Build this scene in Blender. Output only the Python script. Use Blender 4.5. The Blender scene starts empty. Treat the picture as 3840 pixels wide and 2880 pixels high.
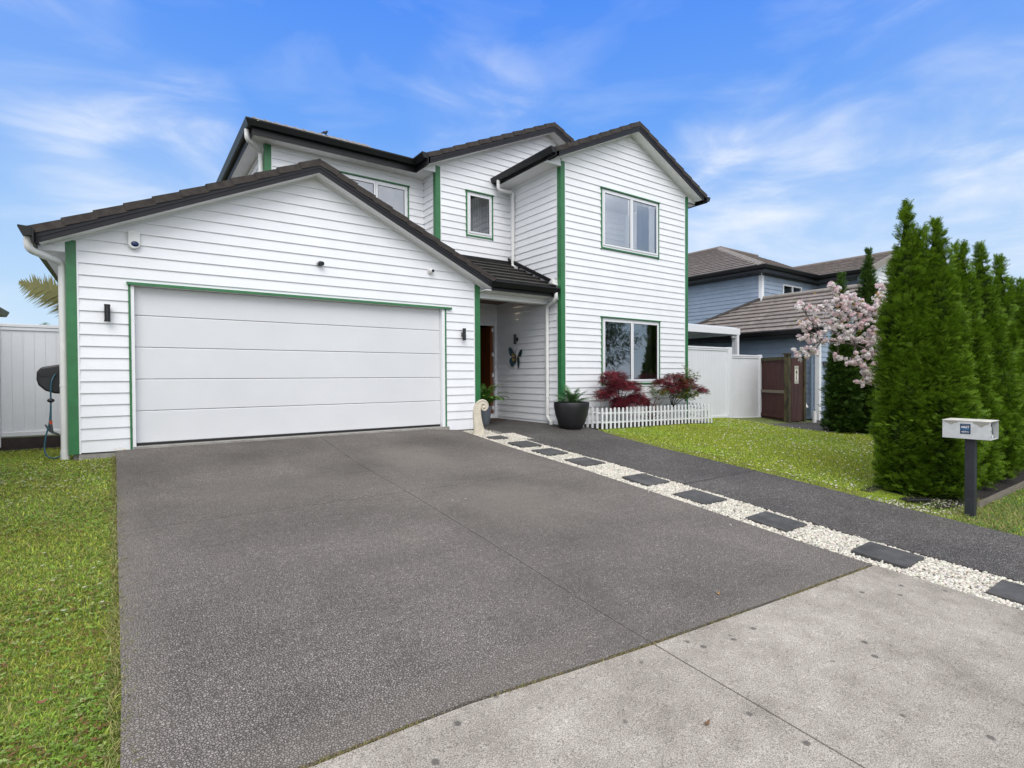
import bpy, math, random
import numpy as np
from mathutils import Vector, Matrix
random.seed(7); rng = np.random.default_rng(7)
sc = bpy.context.scene
COL = sc.collection
R = math.radians

# ---------------------------------------------------------------- materials
def mat(name, col, rough=0.6, var=0.0, vscale=3.0, bump=0.0, bscale=40.0, metal=0.0, spec=0.5, col2=None, stretch=None, detail=4):
    m = bpy.data.materials.new(name); m.use_nodes = True
    nt = m.node_tree; b = nt.nodes['Principled BSDF']
    b.inputs['Roughness'].default_value = rough; b.inputs['Metallic'].default_value = metal
    b.inputs['Specular IOR Level'].default_value = spec
    b.inputs['Base Color'].default_value = (*col, 1)
    if var or bump:
        tc = nt.nodes.new('ShaderNodeTexCoord'); mp = nt.nodes.new('ShaderNodeMapping')
        nt.links.new(tc.outputs['Object'], mp.inputs[0])
        if stretch: mp.inputs['Scale'].default_value = stretch
    if var:
        n = nt.nodes.new('ShaderNodeTexNoise'); n.inputs['Scale'].default_value = vscale; n.inputs['Detail'].default_value = detail
        n.inputs['Roughness'].default_value = .65
        nt.links.new(mp.outputs[0], n.inputs['Vector'])
        r = nt.nodes.new('ShaderNodeValToRGB'); nt.links.new(n.outputs['Fac'], r.inputs[0])
        c2 = col2 or tuple(min(1, c * (1 + var)) for c in col)
        c1 = tuple(c * (1 - var) for c in col)
        r.color_ramp.elements[0].position = .3; r.color_ramp.elements[1].position = .7
        r.color_ramp.elements[0].color = (*c1, 1); r.color_ramp.elements[1].color = (*c2, 1)
        nt.links.new(r.outputs[0], b.inputs['Base Color'])
    if bump:
        n2 = nt.nodes.new('ShaderNodeTexNoise'); n2.inputs['Scale'].default_value = bscale; n2.inputs['Detail'].default_value = 5
        nt.links.new(mp.outputs[0], n2.inputs['Vector'])
        bp = nt.nodes.new('ShaderNodeBump'); bp.inputs['Strength'].default_value = bump; bp.inputs['Distance'].default_value = .01
        nt.links.new(n2.outputs['Fac'], bp.inputs['Height']); nt.links.new(bp.outputs[0], b.inputs['Normal'])
    return m

def attr_mat(name, rough=.6, trans=0.0, spec=.3):
    m = bpy.data.materials.new(name); m.use_nodes = True
    nt = m.node_tree; b = nt.nodes['Principled BSDF']
    a = nt.nodes.new('ShaderNodeAttribute'); a.attribute_name = 'Col'
    nt.links.new(a.outputs['Color'], b.inputs['Base Color'])
    b.inputs['Roughness'].default_value = rough; b.inputs['Specular IOR Level'].default_value = spec
    if trans:
        t = nt.nodes.new('ShaderNodeBsdfTranslucent'); nt.links.new(a.outputs['Color'], t.inputs['Color'])
        mx = nt.nodes.new('ShaderNodeMixShader'); mx.inputs[0].default_value = trans
        nt.links.new(b.outputs[0], mx.inputs[1]); nt.links.new(t.outputs[0], mx.inputs[2])
        nt.links.new(mx.outputs[0], nt.nodes['Material Output'].inputs[0])
    return m

def glass_mat():
    m = bpy.data.materials.new('window_glass'); m.use_nodes = True; nt = m.node_tree; nt.nodes.clear()
    o = nt.nodes.new('ShaderNodeOutputMaterial'); g = nt.nodes.new('ShaderNodeBsdfGlossy'); g.inputs['Roughness'].default_value = 0.0
    g.inputs['Color'].default_value = (.95, .97, 1, 1)
    t = nt.nodes.new('ShaderNodeBsdfTransparent'); t.inputs['Color'].default_value = (.85, .88, .89, 1)
    f = nt.nodes.new('ShaderNodeFresnel'); f.inputs['IOR'].default_value = 3.4
    mx = nt.nodes.new('ShaderNodeMixShader')
    nt.links.new(f.outputs[0], mx.inputs[0]); nt.links.new(t.outputs[0], mx.inputs[1]); nt.links.new(g.outputs[0], mx.inputs[2])
    nt.links.new(mx.outputs[0], o.inputs[0]); return m

def emit_mat(name, col, s):
    m = bpy.data.materials.new(name); m.use_nodes = True; b = m.node_tree.nodes['Principled BSDF']
    b.inputs['Base Color'].default_value = (*col, 1); b.inputs['Emission Color'].default_value = (*col, 1); b.inputs['Emission Strength'].default_value = s
    return m

def aggregate_mat(name, mortar, s1, s2, scale, stain=(.33, .29, .24), drive=True):
    """exposed-aggregate concrete: rounded stones set in mortar"""
    m = bpy.data.materials.new(name); m.use_nodes = True; nt = m.node_tree; b = nt.nodes['Principled BSDF']; N = nt.nodes.new; L = nt.links.new
    tc = N('ShaderNodeTexCoord')
    wn = N('ShaderNodeTexNoise'); wn.inputs['Scale'].default_value = scale * .5; L(tc.outputs['Object'], wn.inputs['Vector'])
    wm = N('ShaderNodeMix'); wm.data_type = 'VECTOR'; wm.inputs['Factor'].default_value = .012
    L(tc.outputs['Object'], wm.inputs[4]); L(wn.outputs['Color'], wm.inputs[5])
    v = N('ShaderNodeTexVoronoi'); v.feature = 'F1'; v.inputs['Scale'].default_value = scale; L(wm.outputs[1], v.inputs['Vector'])
    rr = N('ShaderNodeValToRGB'); rr.color_ramp.elements[0].position = 0; rr.color_ramp.elements[0].color = (*s1, 1)
    rr.color_ramp.elements[1].position = 1; rr.color_ramp.elements[1].color = (*s2, 1)
    e = rr.color_ramp.elements.new(.82); e.color = tuple(a * .6 + c * .4 for a, c in zip(s1, s2)) + (1,)
    sp = N('ShaderNodeSeparateColor'); L(v.outputs['Color'], sp.inputs[0]); L(sp.outputs[0], rr.inputs[0])
    ve = N('ShaderNodeTexVoronoi'); ve.feature = 'DISTANCE_TO_EDGE'; ve.inputs['Scale'].default_value = scale; L(wm.outputs[1], ve.inputs['Vector'])
    mask = N('ShaderNodeMapRange'); mask.inputs[1].default_value = .02; mask.inputs[2].default_value = .14; mask.inputs[3].default_value = 0; mask.inputs[4].default_value = 1
    L(ve.outputs['Distance'], mask.inputs[0])
    mx = N('ShaderNodeMix'); mx.data_type = 'RGBA'; mx.inputs[6].default_value = (*mortar, 1)  # mortar colour kept dark, with shade of the crevices between stones painted in
    L(mask.outputs[0], mx.inputs['Factor']); L(rr.outputs[0], mx.inputs[7])
    # broad wear / grime
    n = N('ShaderNodeTexNoise'); n.inputs['Scale'].default_value = .7; n.inputs['Detail'].default_value = 6; n.inputs['Roughness'].default_value = .6
    L(tc.outputs['Object'], n.inputs['Vector'])
    gr = N('ShaderNodeMapRange'); gr.inputs[1].default_value = .3; gr.inputs[2].default_value = .7; gr.inputs[3].default_value = .72; gr.inputs[4].default_value = 1.22
    L(n.outputs['Fac'], gr.inputs[0])
    mm = N('ShaderNodeMix'); mm.data_type = 'RGBA'; mm.blend_type = 'MULTIPLY'; mm.inputs['Factor'].default_value = 1
    L(mx.outputs[2], mm.inputs[6]); L(gr.outputs[0], mm.inputs[7])
    out = mm.outputs[2]
    if drive:
        def blob(cx, cy, rx, ry, colr, amt, lo=.0):
            nonlocal out
            mp = N('ShaderNodeMapping'); mp.vector_type = 'POINT'; mp.inputs['Location'].default_value = (-cx / rx, -cy / ry, 0); mp.inputs['Scale'].default_value = (1 / rx, 1 / ry, 0)
            L(tc.outputs['Object'], mp.inputs[0])
            n3 = N('ShaderNodeTexNoise'); n3.inputs['Scale'].default_value = 3.0; n3.inputs['Detail'].default_value = 10; n3.inputs['Roughness'].default_value = .7; L(mp.outputs[0], n3.inputs['Vector'])
            ad = N('ShaderNodeMix'); ad.data_type = 'VECTOR'; ad.inputs['Factor'].default_value = .0
            ln = N('ShaderNodeVectorMath'); ln.operation = 'LENGTH'; L(mp.outputs[0], ln.inputs[0])
            sm = N('ShaderNodeMath'); sm.operation = 'ADD'; L(ln.outputs['Value'], sm.inputs[0]); 
            nm = N('ShaderNodeMath'); nm.operation = 'MULTIPLY_ADD'; nm.inputs[1].default_value = 1.1; nm.inputs[2].default_value = -.55; L(n3.outputs['Fac'], nm.inputs[0]); L(nm.outputs[0], sm.inputs[1])
            k = N('ShaderNodeMapRange'); k.inputs[1].default_value = .1; k.inputs[2].default_value = 1.05; k.inputs[3].default_value = amt; k.inputs[4].default_value = 0; k.interpolation_type = 'SMOOTHSTEP'
            L(sm.outputs[0], k.inputs[0])
            mb = N('ShaderNodeMix'); mb.data_type = 'RGBA'; mb.inputs[7].default_value = (*colr, 1); L(k.outputs[0], mb.inputs['Factor']); L(out, mb.inputs[6]); out = mb.outputs[2]
        blob(3.55, 4.9, 1.0, 1.1, stain, .5)
        blob(3.5, 7.3, .9, 1.2, stain, .38)
        blob(-.12, 4.0, .34, 4.5, (.27, .24, .205), .6)
        blob(1.2, 8.2, 1.1, .7, (.075, .068, .062), .45)
        blob(4.2, 8.4, 1.0, .6, (.075, .068, .062), .4)
        blob(1.0, 2.35, 2.6, .32, (.27, .24, .205), .5)
        blob(3.9, 2.1, 1.4, .2, (.25, .225, .195), .4)
        blob(1.3, 6.6, 1.3, .8, (.24, .215, .19), .3)
    L(out, b.inputs['Base Color']); b.inputs['Roughness'].default_value = .85; b.inputs['Specular IOR Level'].default_value = .25
    bp = N('ShaderNodeBump'); bp.inputs['Strength'].default_value = 1.0; bp.inputs['Distance'].default_value = .007; L(mask.outputs[0], bp.inputs['Height']); L(bp.outputs[0], b.inputs['Normal'])
    return m

def concrete_mat():
    m = bpy.data.materials.new('broomed_concrete'); m.use_nodes = True; nt = m.node_tree; b = nt.nodes['Principled BSDF']; N = nt.nodes.new; L = nt.links.new
    tc = N('ShaderNodeTexCoord')
    n = N('ShaderNodeTexNoise'); n.inputs['Scale'].default_value = 1.6; n.inputs['Detail'].default_value = 12; n.inputs['Roughness'].default_value = .8; L(tc.outputs['Object'], n.inputs['Vector'])
    r = N('ShaderNodeValToRGB'); L(n.outputs['Fac'], r.inputs[0]); cr = r.color_ramp
    cr.elements[0].position = .34; cr.elements[0].color = (.235, .208, .172, 1); cr.elements[1].position = .66; cr.elements[1].color = (.445, .402, .345, 1)
    e = cr.elements.new(.48); e.color = (.33, .295, .25, 1)
    n2 = N('ShaderNodeTexNoise'); n2.inputs['Scale'].default_value = 170; n2.inputs['Detail'].default_value = 3; L(tc.outputs['Object'], n2.inputs['Vector'])
    g2 = N('ShaderNodeMapRange'); g2.inputs[1].default_value = .35; g2.inputs[2].default_value = .65; g2.inputs[3].default_value = .5; g2.inputs[4].default_value = 1.42; L(n2.outputs['Fac'], g2.inputs[0])
    mm = N('ShaderNodeMix'); mm.data_type = 'RGBA'; mm.blend_type = 'MULTIPLY'; mm.inputs['Factor'].default_value = 1; L(r.outputs[0], mm.inputs[6]); L(g2.outputs[0], mm.inputs[7])
    v = N('ShaderNodeTexVoronoi'); v.inputs['Scale'].default_value = 6.5; L(tc.outputs['Object'], v.inputs['Vector'])
    n4 = N('ShaderNodeTexNoise'); n4.inputs['Scale'].default_value = 30; L(tc.outputs['Object'], n4.inputs['Vector'])
    ad = N('ShaderNodeMath'); ad.operation = 'MULTIPLY_ADD'; ad.inputs[1].default_value = .12; L(n4.outputs['Fac'], ad.inputs[0]); L(v.outputs['Distance'], ad.inputs[2])
    k = N('ShaderNodeMapRange'); k.inputs[1].default_value = .15; k.inputs[2].default_value = .21; k.inputs[3].default_value = .75; k.inputs[4].default_value = 0; L(ad.outputs[0], k.inputs[0])
    sp = N('ShaderNodeSeparateColor'); L(v.outputs['Color'], sp.inputs[0]); gt = N('ShaderNodeMath'); gt.operation = 'GREATER_THAN'; gt.inputs[1].default_value = .3; L(sp.outputs[1], gt.inputs[0])
    k2 = N('ShaderNodeMath'); k2.operation = 'MULTIPLY'; L(k.outputs[0], k2.inputs[0]); L(gt.outputs[0], k2.inputs[1])
    mb = N('ShaderNodeMix'); mb.data_type = 'RGBA'; mb.inputs[7].default_value = (.07, .066, .06, 1); L(k2.outputs[0], mb.inputs['Factor']); L(mm.outputs[2], mb.inputs[6])
    L(mb.outputs[2], b.inputs['Base Color']); b.inputs['Roughness'].default_value = .9; b.inputs['Specular IOR Level'].default_value = .2
    bp = N('ShaderNodeBump'); bp.inputs['Strength'].default_value = .5; bp.inputs['Distance'].default_value = .004; L(n2.outputs['Fac'], bp.inputs['Height']); L(bp.outputs[0], b.inputs['Normal'])
    return m

def tile_mat(name, c1, c2, moss=None, joint=.33):
    m = mat(name, c1, .75, .35, 6, .35, 60, col2=c2)
    nt = m.node_tree; b = nt.nodes['Principled BSDF']; N = nt.nodes.new; L = nt.links.new
    src = b.inputs['Base Color'].links[0].from_socket
    uv = N('ShaderNodeUVMap'); sep = N('ShaderNodeSeparateXYZ'); L(uv.outputs[0], sep.inputs[0])
    # staggered joints between tiles of a course
    fl = N('ShaderNodeMath'); fl.operation = 'FLOOR'; L(sep.outputs[1], fl.inputs[0])
    hs = N('ShaderNodeMath'); hs.operation = 'MULTIPLY_ADD'; hs.inputs[1].default_value = .5; L(fl.outputs[0], hs.inputs[0]); L(sep.outputs[0], hs.inputs[2])
    fr = N('ShaderNodeMath'); fr.operation = 'FRACT'; L(hs.outputs[0], fr.inputs[0])
    lt = N('ShaderNodeMath'); lt.operation = 'LESS_THAN'; lt.inputs[1].default_value = .045; L(fr.outputs[0], lt.inputs[0])
    fc = N('ShaderNodeMath'); fc.operation = 'FLOOR'; L(hs.outputs[0], fc.inputs[0])
    cb = N('ShaderNodeCombineXYZ'); L(fc.outputs[0], cb.inputs[0]); L(fl.outputs[0], cb.inputs[1])
    wn = N('ShaderNodeTexWhiteNoise'); wn.noise_dimensions = '2D'; L(cb.outputs[0], wn.inputs['Vector'])
    tv = N('ShaderNodeMapRange'); tv.inputs[3].default_value = .92; tv.inputs[4].default_value = 1.08; L(wn.outputs['Value'], tv.inputs[0])
    mm = N('ShaderNodeMix'); mm.data_type = 'RGBA'; mm.blend_type = 'MULTIPLY'; mm.inputs['Factor'].default_value = 1; L(src, mm.inputs[6]); L(tv.outputs[0], mm.inputs[7])
    mj = N('ShaderNodeMix'); mj.data_type = 'RGBA'; mj.inputs[7].default_value = tuple(c * .86 for c in c1) + (1,); L(lt.outputs[0], mj.inputs['Factor']); L(mm.outputs[2], mj.inputs[6])
    out = mj.outputs[2]
    if moss:
        tc = N('ShaderNodeTexCoord'); n = N('ShaderNodeTexNoise'); n.inputs['Scale'].default_value = 14; n.inputs['Detail'].default_value = 6; L(tc.outputs['Object'], n.inputs['Vector'])
        k = N('ShaderNodeMapRange'); k.inputs[1].default_value = .62; k.inputs[2].default_value = .7; k.inputs[3].default_value = 0; k.inputs[4].default_value = .6; L(n.outputs['Fac'], k.inputs[0])
        mb = N('ShaderNodeMix'); mb.data_type = 'RGBA'; mb.inputs[7].default_value = (*moss, 1); L(k.outputs[0], mb.inputs['Factor']); L(out, mb.inputs[6]); out = mb.outputs[2]
    L(out, b.inputs['Base Color']); return m

M = {}
M['white'] = mat('white_weatherboard_paint', (.80, .81, .83), .45, .035, 2.5, .06, 25)
M['white_trim'] = mat('white_trim_paint', (.80, .81, .82), .4, .03, 5)
M['soffit'] = mat('white_soffit_paint', (.80, .80, .79), .6, .03, 3)
M['green'] = mat('green_paint', (.028, .158, .055), .4, .14, 8, .08, 30)
M['door_white'] = mat('garage_door_steel', (.68, .69, .70), .38, .03, 1.2, .05, 180)
M['alu'] = mat('white_aluminium', (.74, .75, .77), .3)
M['gasket'] = mat('black_gasket', (.01, .01, .01), .5)
M['gutter'] = mat('black_painted_steel', (.008, .008, .009), .4, .3, 3, spec=.35)
M['barge'] = mat('dark_barge_paint', (.012, .012, .016), .5, .25, 5, spec=.3)
M['cap'] = mat('brown_rake_tile', (.040, .034, .031), .75, .3, 9, .3, 70, col2=(.064, .054, .048), spec=.25)
M['tile'] = tile_mat('dark_roof_tile', (.045, .038, .034), (.075, .06, .052))
M['tile_moss'] = tile_mat('mossy_dark_roof_tile', (.022, .021, .020), (.05, .045, .038), moss=(.07, .085, .04))
M['tile_n'] = tile_mat('grey_brown_roof_tile', (.20, .168, .148), (.29, .252, .228))
M['cap_n'] = mat('pale_ridge_tile', (.25, .225, .2), .8, .2, 10, .2, 60)
M['pvc'] = mat('white_pvc', (.72, .72, .70), .35, .05, 4)
M['fence_w'] = mat('white_fence_vinyl', (.72, .735, .76), .35, .03, 3)
M['blue'] = mat('blue_grey_weatherboard', (.29, .36, .455), .55, .1, 2.5, .1, 30)
M['blue_pipe'] = mat('blue_grey_pipe_paint', (.17, .225, .29), .4)
M['glass'] = glass_mat()
M['room'] = mat('plaster_lining', (.33, .32, .30), .9)
M['room_light'] = mat('pale_plaster_lining', (.72, .72, .72), .9)
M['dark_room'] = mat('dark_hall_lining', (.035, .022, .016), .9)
M['curtain'] = mat('sheer_curtain', (.6, .6, .6), .9, .15, 2, stretch=(40, 40, .3))
M['cedar'] = mat('stained_cedar', (.17, .05, .014), .45, .4, 4, .2, 20, stretch=(8, 8, .5))
M['steel'] = mat('brushed_steel', (.6, .6, .62), .3, metal=.8)
M['black'] = mat('black_powder_coat', (.012, .012, .014), .4)
M['black_plastic'] = mat('black_plastic', (.014, .014, .016), .45, .2, 10, .2, 80)
M['blue_lens'] = mat('blue_lens', (.005, .02, .09), .15)
M['hose'] = mat('teal_hose', (.008, .07, .10), .35)
M['grey_plastic'] = mat('grey_plastic', (.05, .055, .06), .5)
M['orange'] = mat('orange_plastic', (.5, .05, .01), .5)
M['aggregate'] = aggregate_mat('exposed_aggregate', (.125, .108, .092), (.20, .180, .160), (.34, .31, .278), 78)
M['aggregate_path'] = aggregate_mat('exposed_aggregate_path', (.048, .043, .040), (.120, .110, .102), (.31, .29, .27), 66, drive=False)
M['concrete'] = concrete_mat()
M['plinth'] = mat('raw_concrete', (.30, .285, .26), .9, .25, 8, .4, 60)
M['soil'] = mat('turf_soil', (.10, .135, .028), .95, .45, 5, .5, 30, col2=(.17, .20, .05))
M['mulch'] = mat('dark_mulch', (.02, .016, .013), .95, .6, 25, 1.0, 45)
M['asphalt'] = mat('asphalt', (.05, .05, .05), .9, .2, 20, .4, 120)
M['paver'] = mat('charcoal_paver', (.068, .066, .064), .85, .4, 5, .4, 120)
M['gravel_bed'] = mat('pale_gravel_bed', (.30, .28, .24), .95, .35, 60, .8, 60)
M['timber'] = mat('weathered_timber', (.17, .145, .115), .85, .3, 4, .4, 25, stretch=(1, 12, 12))
M['brown_fence'] = mat('red_brown_stain', (.055, .017, .016), .75, .4, 2.5, .3, 30, col2=(.085, .03, .024), stretch=(7, 7, .6))
M['old_post'] = mat('mossy_dark_post', (.022, .021, .017), .85, .5, 5, .4, 30, col2=(.10, .085, .035), stretch=(2, 2, .8))
M['charcoal_pot'] = mat('charcoal_ceramic', (.018, .018, .020), .42, .25, 3, .08, 20)
M['grey_pot'] = mat('grey_ceramic', (.16, .18, .21), .5)
M['stone'] = mat('cream_limestone', (.60, .545, .44), .85, .13, 7, .5, 90)
M['mat'] = mat('coir_doormat', (.07, .04, .025), .95, .3, 60, .5, 150)
M['galv'] = mat('weathered_galvanised', (.52, .53, .53), .55, .12, 7, .1, 30)
M['galv_top'] = mat('pale_painted_lid', (.60, .58, .52), .6, .25, 9)
M['post_paint'] = mat('black_stained_post', (.016, .018, .024), .6, .4, 6, .3, 40)
M['post_side'] = M['post_paint']
M['navy'] = mat('navy_sticker', (.012, .035, .085), .4)
M['ink_white'] = mat('white_ink', (.85, .85, .85), .5)
M['ink_blue'] = mat('blue_ink', (.02, .25, .6), .5)
M['ink_black'] = mat('black_ink', (.01, .01, .01), .5)
M['plate_grey'] = mat('dark_grey_plate', (.06, .065, .075), .5)
M['bark'] = mat('grey_brown_bark', (.075, .058, .048), .9, .35, 14, .6, 50)
M['dark_bark'] = mat('dark_bark', (.045, .035, .028), .9, .3, 20, .5, 60)
M['leaf'] = attr_mat('leaf_colour', .5, .25)
M['conifer'] = attr_mat('conifer_foliage', .6, .18, .25)
M['grass'] = attr_mat('grass_blades', .5, .3, .3)
M['petal'] = attr_mat('petals', .7, .5, .2)
M['pebble'] = attr_mat('pebbles', .6, 0, .35)
M['cushion'] = mat('pale_blue_cushion', (.5, .58, .68), .9)
M['bird'] = mat('dark_feathers', (.03, .028, .026), .7)
M['wing'] = mat('blue_enamel_wing', (.01, .05, .08), .35, .5, 30, col2=(.03, .10, .13))
M['wing_gold'] = mat('gold_enamel', (.30, .20, .06), .4, .5, 60)
M['wing_dark'] = mat('dark_enamel', (.015, .012, .012), .4)

# ---------------------------------------------------------------- objects
def tag(o, label=None, cat=None, group=None, kind=None):
    if label: o['label'] = label
    if cat: o['category'] = cat
    if group: o['group'] = group
    if kind: o['kind'] = kind
    return o

def empty(name, loc=(0, 0, 0), label=None, cat=None, group=None, rz=0):
    o = bpy.data.objects.new(name, None); COL.objects.link(o); o.location = loc; o.rotation_euler.z = rz; o.empty_display_size = .1
    return tag(o, label, cat, group)

def copy_tree(o, parent=None):
    c = o.copy(); COL.objects.link(c)
    if parent: c.parent = parent
    for ch in o.children: copy_tree(ch, c)
    return c

class MB:
    def __init__(s): s.v = []; s.f = []; s.uv = None
    def add(s, vs, fs):
        b = len(s.v); s.v += [tuple(p) for p in vs]; s.f += [tuple(b + i for i in f) for f in fs]; return s
    def box(s, x0, x1, y0, y1, z0, z1):
        x0, x1 = sorted((x0, x1)); y0, y1 = sorted((y0, y1)); z0, z1 = sorted((z0, z1))
        return s.add([(x0, y0, z0), (x1, y0, z0), (x1, y1, z0), (x0, y1, z0), (x0, y0, z1), (x1, y0, z1), (x1, y1, z1), (x0, y1, z1)],
                     [(0, 3, 2, 1), (4, 5, 6, 7), (0, 1, 5, 4), (1, 2, 6, 5), (2, 3, 7, 6), (3, 0, 4, 7)])
    def prism(s, poly, vec):
        """poly: list of 3-D points (planar), extruded by vec"""
        n = len(poly); v = [Vector(p) for p in poly]; w = [p + Vector(vec) for p in v]
        nrm = Vector((0, 0, 0))
        for i in range(n): nrm += v[i].cross(v[(i + 1) % n])
        fl = nrm.dot(Vector(vec)) > 0
        a = tuple(range(n)); b = tuple(range(n, 2 * n))
        fs = [a[::-1] if fl else a, b if fl else b[::-1]]
        for i in range(n):
            j = (i + 1) % n; q = (i, j, n + j, n + i); fs.append(q if fl else q[::-1])
        return s.add(v + w, fs)
    def tube(s, pts, r, n=12, cap=True):
        pts = [Vector(p) for p in pts]; rs = r if isinstance(r, (list, tuple)) else [r] * len(pts)
        vs = []; ref = None
        for i, p in enumerate(pts):
            d = (pts[min(i + 1, len(pts) - 1)] - pts[max(i - 1, 0)]).normalized()
            if ref is None:
                ref = d.cross(Vector((0, 0, 1)))
                if ref.length < .1: ref = d.cross(Vector((1, 0, 0)))
            else: ref = ref - d * ref.dot(d)
            ref.normalize(); b = d.cross(ref)
            for k in range(n):
                a = 2 * math.pi * k / n; vs.append(p + (ref * math.cos(a) + b * math.sin(a)) * rs[i])
        fs = []
        for i in range(len(pts) - 1):
            for k in range(n):
                k2 = (k + 1) % n; fs.append((i * n + k, i * n + k2, (i + 1) * n + k2, (i + 1) * n + k))
        if cap: fs.append(tuple(range(n))[::-1]); fs.append(tuple(range((len(pts) - 1) * n, len(pts) * n)))
        return s.add(vs, fs)
    def lathe(s, prof, c=(0, 0, 0), n=32, cap=True):
        vs = []; fs = []
        for r, z in prof:
            for k in range(n):
                a = 2 * math.pi * k / n; vs.append((c[0] + r * math.cos(a), c[1] + r * math.sin(a), c[2] + z))
        for i in range(len(prof) - 1):
            for k in range(n):
                k2 = (k + 1) % n; fs.append((i * n + k, i * n + k2, (i + 1) * n + k2, (i + 1) * n + k))
        if cap:
            fs.append(tuple(range(n))[::-1]); fs.append(tuple(range((len(prof) - 1) * n, len(prof) * n)))
        return s.add(vs, fs)
    def ball(s, c, r, sx=1, sy=1, sz=1, n=12, m=8):
        prof = []
        vs = []; fs = []
        for i in range(m + 1):
            t = math.pi * i / m
            for k in range(n):
                a = 2 * math.pi * k / n
                vs.append((c[0] + r * sx * math.sin(t) * math.cos(a), c[1] + r * sy * math.sin(t) * math.sin(a), c[2] - r * sz * math.cos(t)))
        for i in range(m):
            for k in range(n):
                k2 = (k + 1) % n; fs.append((i * n + k, i * n + k2, (i + 1) * n + k2, (i + 1) * n + k))
        return s.add(vs, fs)
    def build(s, name, m, parent=None, smooth=False, bevel=0, uv=None, sharp=40):
        me = bpy.data.meshes.new(name); me.from_pydata(s.v, [], s.f); me.update()
        if m: me.materials.append(m)
        if smooth:
            me.polygons.foreach_set('use_smooth', [True] * len(me.polygons))
            try: me.set_sharp_from_angle(angle=R(sharp))
            except Exception: pass
        if uv is not None:
            l = me.uv_layers.new(name='UVMap'); 
            for p in me.polygons:
                for li in p.loop_indices: l.data[li].uv = uv[me.loops[li].vertex_index]
        o = bpy.data.objects.new(name, me); COL.objects.link(o)
        if parent:
            o.parent = parent
            w = Matrix.Identity(4); p = parent
            mats = []
            while p: mats.append(p.matrix_basis.copy()); p = p.parent
            for q in reversed(mats): w = w @ q
            o.matrix_parent_inverse = Matrix.Identity(4)
            me.transform(w.inverted()); me.update()   # vertices are given in world space
        if bevel:
            b = o.modifiers.new('bevel', 'BEVEL'); b.width = bevel; b.segments = 2; b.limit_method = 'ANGLE'; b.angle_limit = R(40)
        return o

def npmesh(name, V, F, m, col=None, parent=None, smooth=False):
    V = np.asarray(V, np.float32); F = np.asarray(F, np.int32)
    me = bpy.data.meshes.new(name); k = F.shape[1]
    me.vertices.add(len(V)); me.vertices.foreach_set('co', V.ravel())
    me.loops.add(F.size); me.loops.foreach_set('vertex_index', F.ravel())
    me.polygons.add(len(F)); me.polygons.foreach_set('loop_start', np.arange(0, F.size, k, dtype=np.int32)); me.polygons.foreach_set('loop_total', np.full(len(F), k, np.int32))
    if smooth: me.polygons.foreach_set('use_smooth', np.ones(len(F), bool))
    me.update(calc_edges=True); me.validate()
    if col is not None:
        a = me.color_attributes.new('Col', 'FLOAT_COLOR', 'POINT'); c = np.ones((len(V), 4), np.float32); c[:, :3] = col; a.data.foreach_set('color', c.ravel())
    me.materials.append(m)
    o = bpy.data.objects.new(name, me); COL.objects.link(o)
    if parent: o.parent = parent
    return o

# convex clip against half-plane a*u+b*v<=c
def clip(poly, a, b, c):
    out = []
    for i in range(len(poly)):
        p, q = poly[i], poly[(i + 1) % len(poly)]; dp = a * p[0] + b * p[1] - c; dq = a * q[0] + b * q[1] - c
        if dp <= 1e-9: out.append(p)
        if (dp < -1e-9 and dq > 1e-9) or (dp > 1e-9 and dq < -1e-9):
            t = dp / (dp - dq); out.append((p[0] + (q[0] - p[0]) * t, p[1] + (q[1] - p[1]) * t))
    return out

def clad(mb, O, U, V, N, outline, rows, holes=(), ob=.022, ot=.003, uvs=None, ulen=.33, wob=0):
    """lapped boards / tile courses on a plane: outline and holes in (u,v); rows = list of v breaks.
    the lower edge of each course stands ob proud, the upper edge ot"""
    O, U, V, N = map(Vector, (O, U, V, N))
    flip = U.cross(V).dot(N) < 0
    umin = min(p[0] for p in outline) - 1; umax = max(p[0] for p in outline) + 1
    P = lambda u, v, o: O + U * u + V * v + N * o
    for ri in range(len(rows) - 1):
        v0, v1 = rows[ri], rows[ri + 1]
        br = sorted({v0, v1, *[h for q in holes for h in (q[2], q[3]) if v0 < h < v1]})
        for a, b in zip(br, br[1:]):
            if b - a < 1e-5: continue
            hs = sorted((q[0], q[1]) for q in holes if q[2] < b - 1e-6 and q[3] > a + 1e-6)
            segs = []; cu = umin
            for h0, h1 in hs:
                segs.append((cu, h0)); cu = h1
            segs.append((cu, umax))
            for s0, s1 in segs:
                if s1 - s0 < 1e-4: continue
                pl = clip(list(outline), 0, -1, -a); pl = clip(pl, 0, 1, b) if len(pl) > 2 else []
                pl = clip(pl, -1, 0, -s0) if len(pl) > 2 else []; pl = clip(pl, 1, 0, s1) if len(pl) > 2 else []
                if len(pl) < 3: continue
                off = lambda v: ob + (ot - ob) * (v - v0) / (v1 - v0)
                base = len(mb.v)
                vs = [P(u, v, off(v)) for u, v in pl]
                idx = tuple(range(len(vs)))
                mb.add(vs, [idx[::-1] if flip else idx])
                if uvs is not None: uvs.extend([(u / ulen, ri + .02 + .96 * (v - v0) / (v1 - v0)) for u, v in pl])
                bot = [q for q in pl if abs(q[1] - a) < 1e-6]
                if len(bot) >= 2:
                    u0 = min(q[0] for q in bot); u1 = max(q[0] for q in bot); o1 = off(a)
                    f = (0, 3, 2, 1) if flip else (0, 1, 2, 3)
                    mb.add([P(u0, a, ot * .2), P(u1, a, ot * .2), P(u1, a, o1), P(u0, a, o1)], [f])
                    if uvs is not None: uvs.extend([(.5, ri + .5)] * 4)

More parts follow.
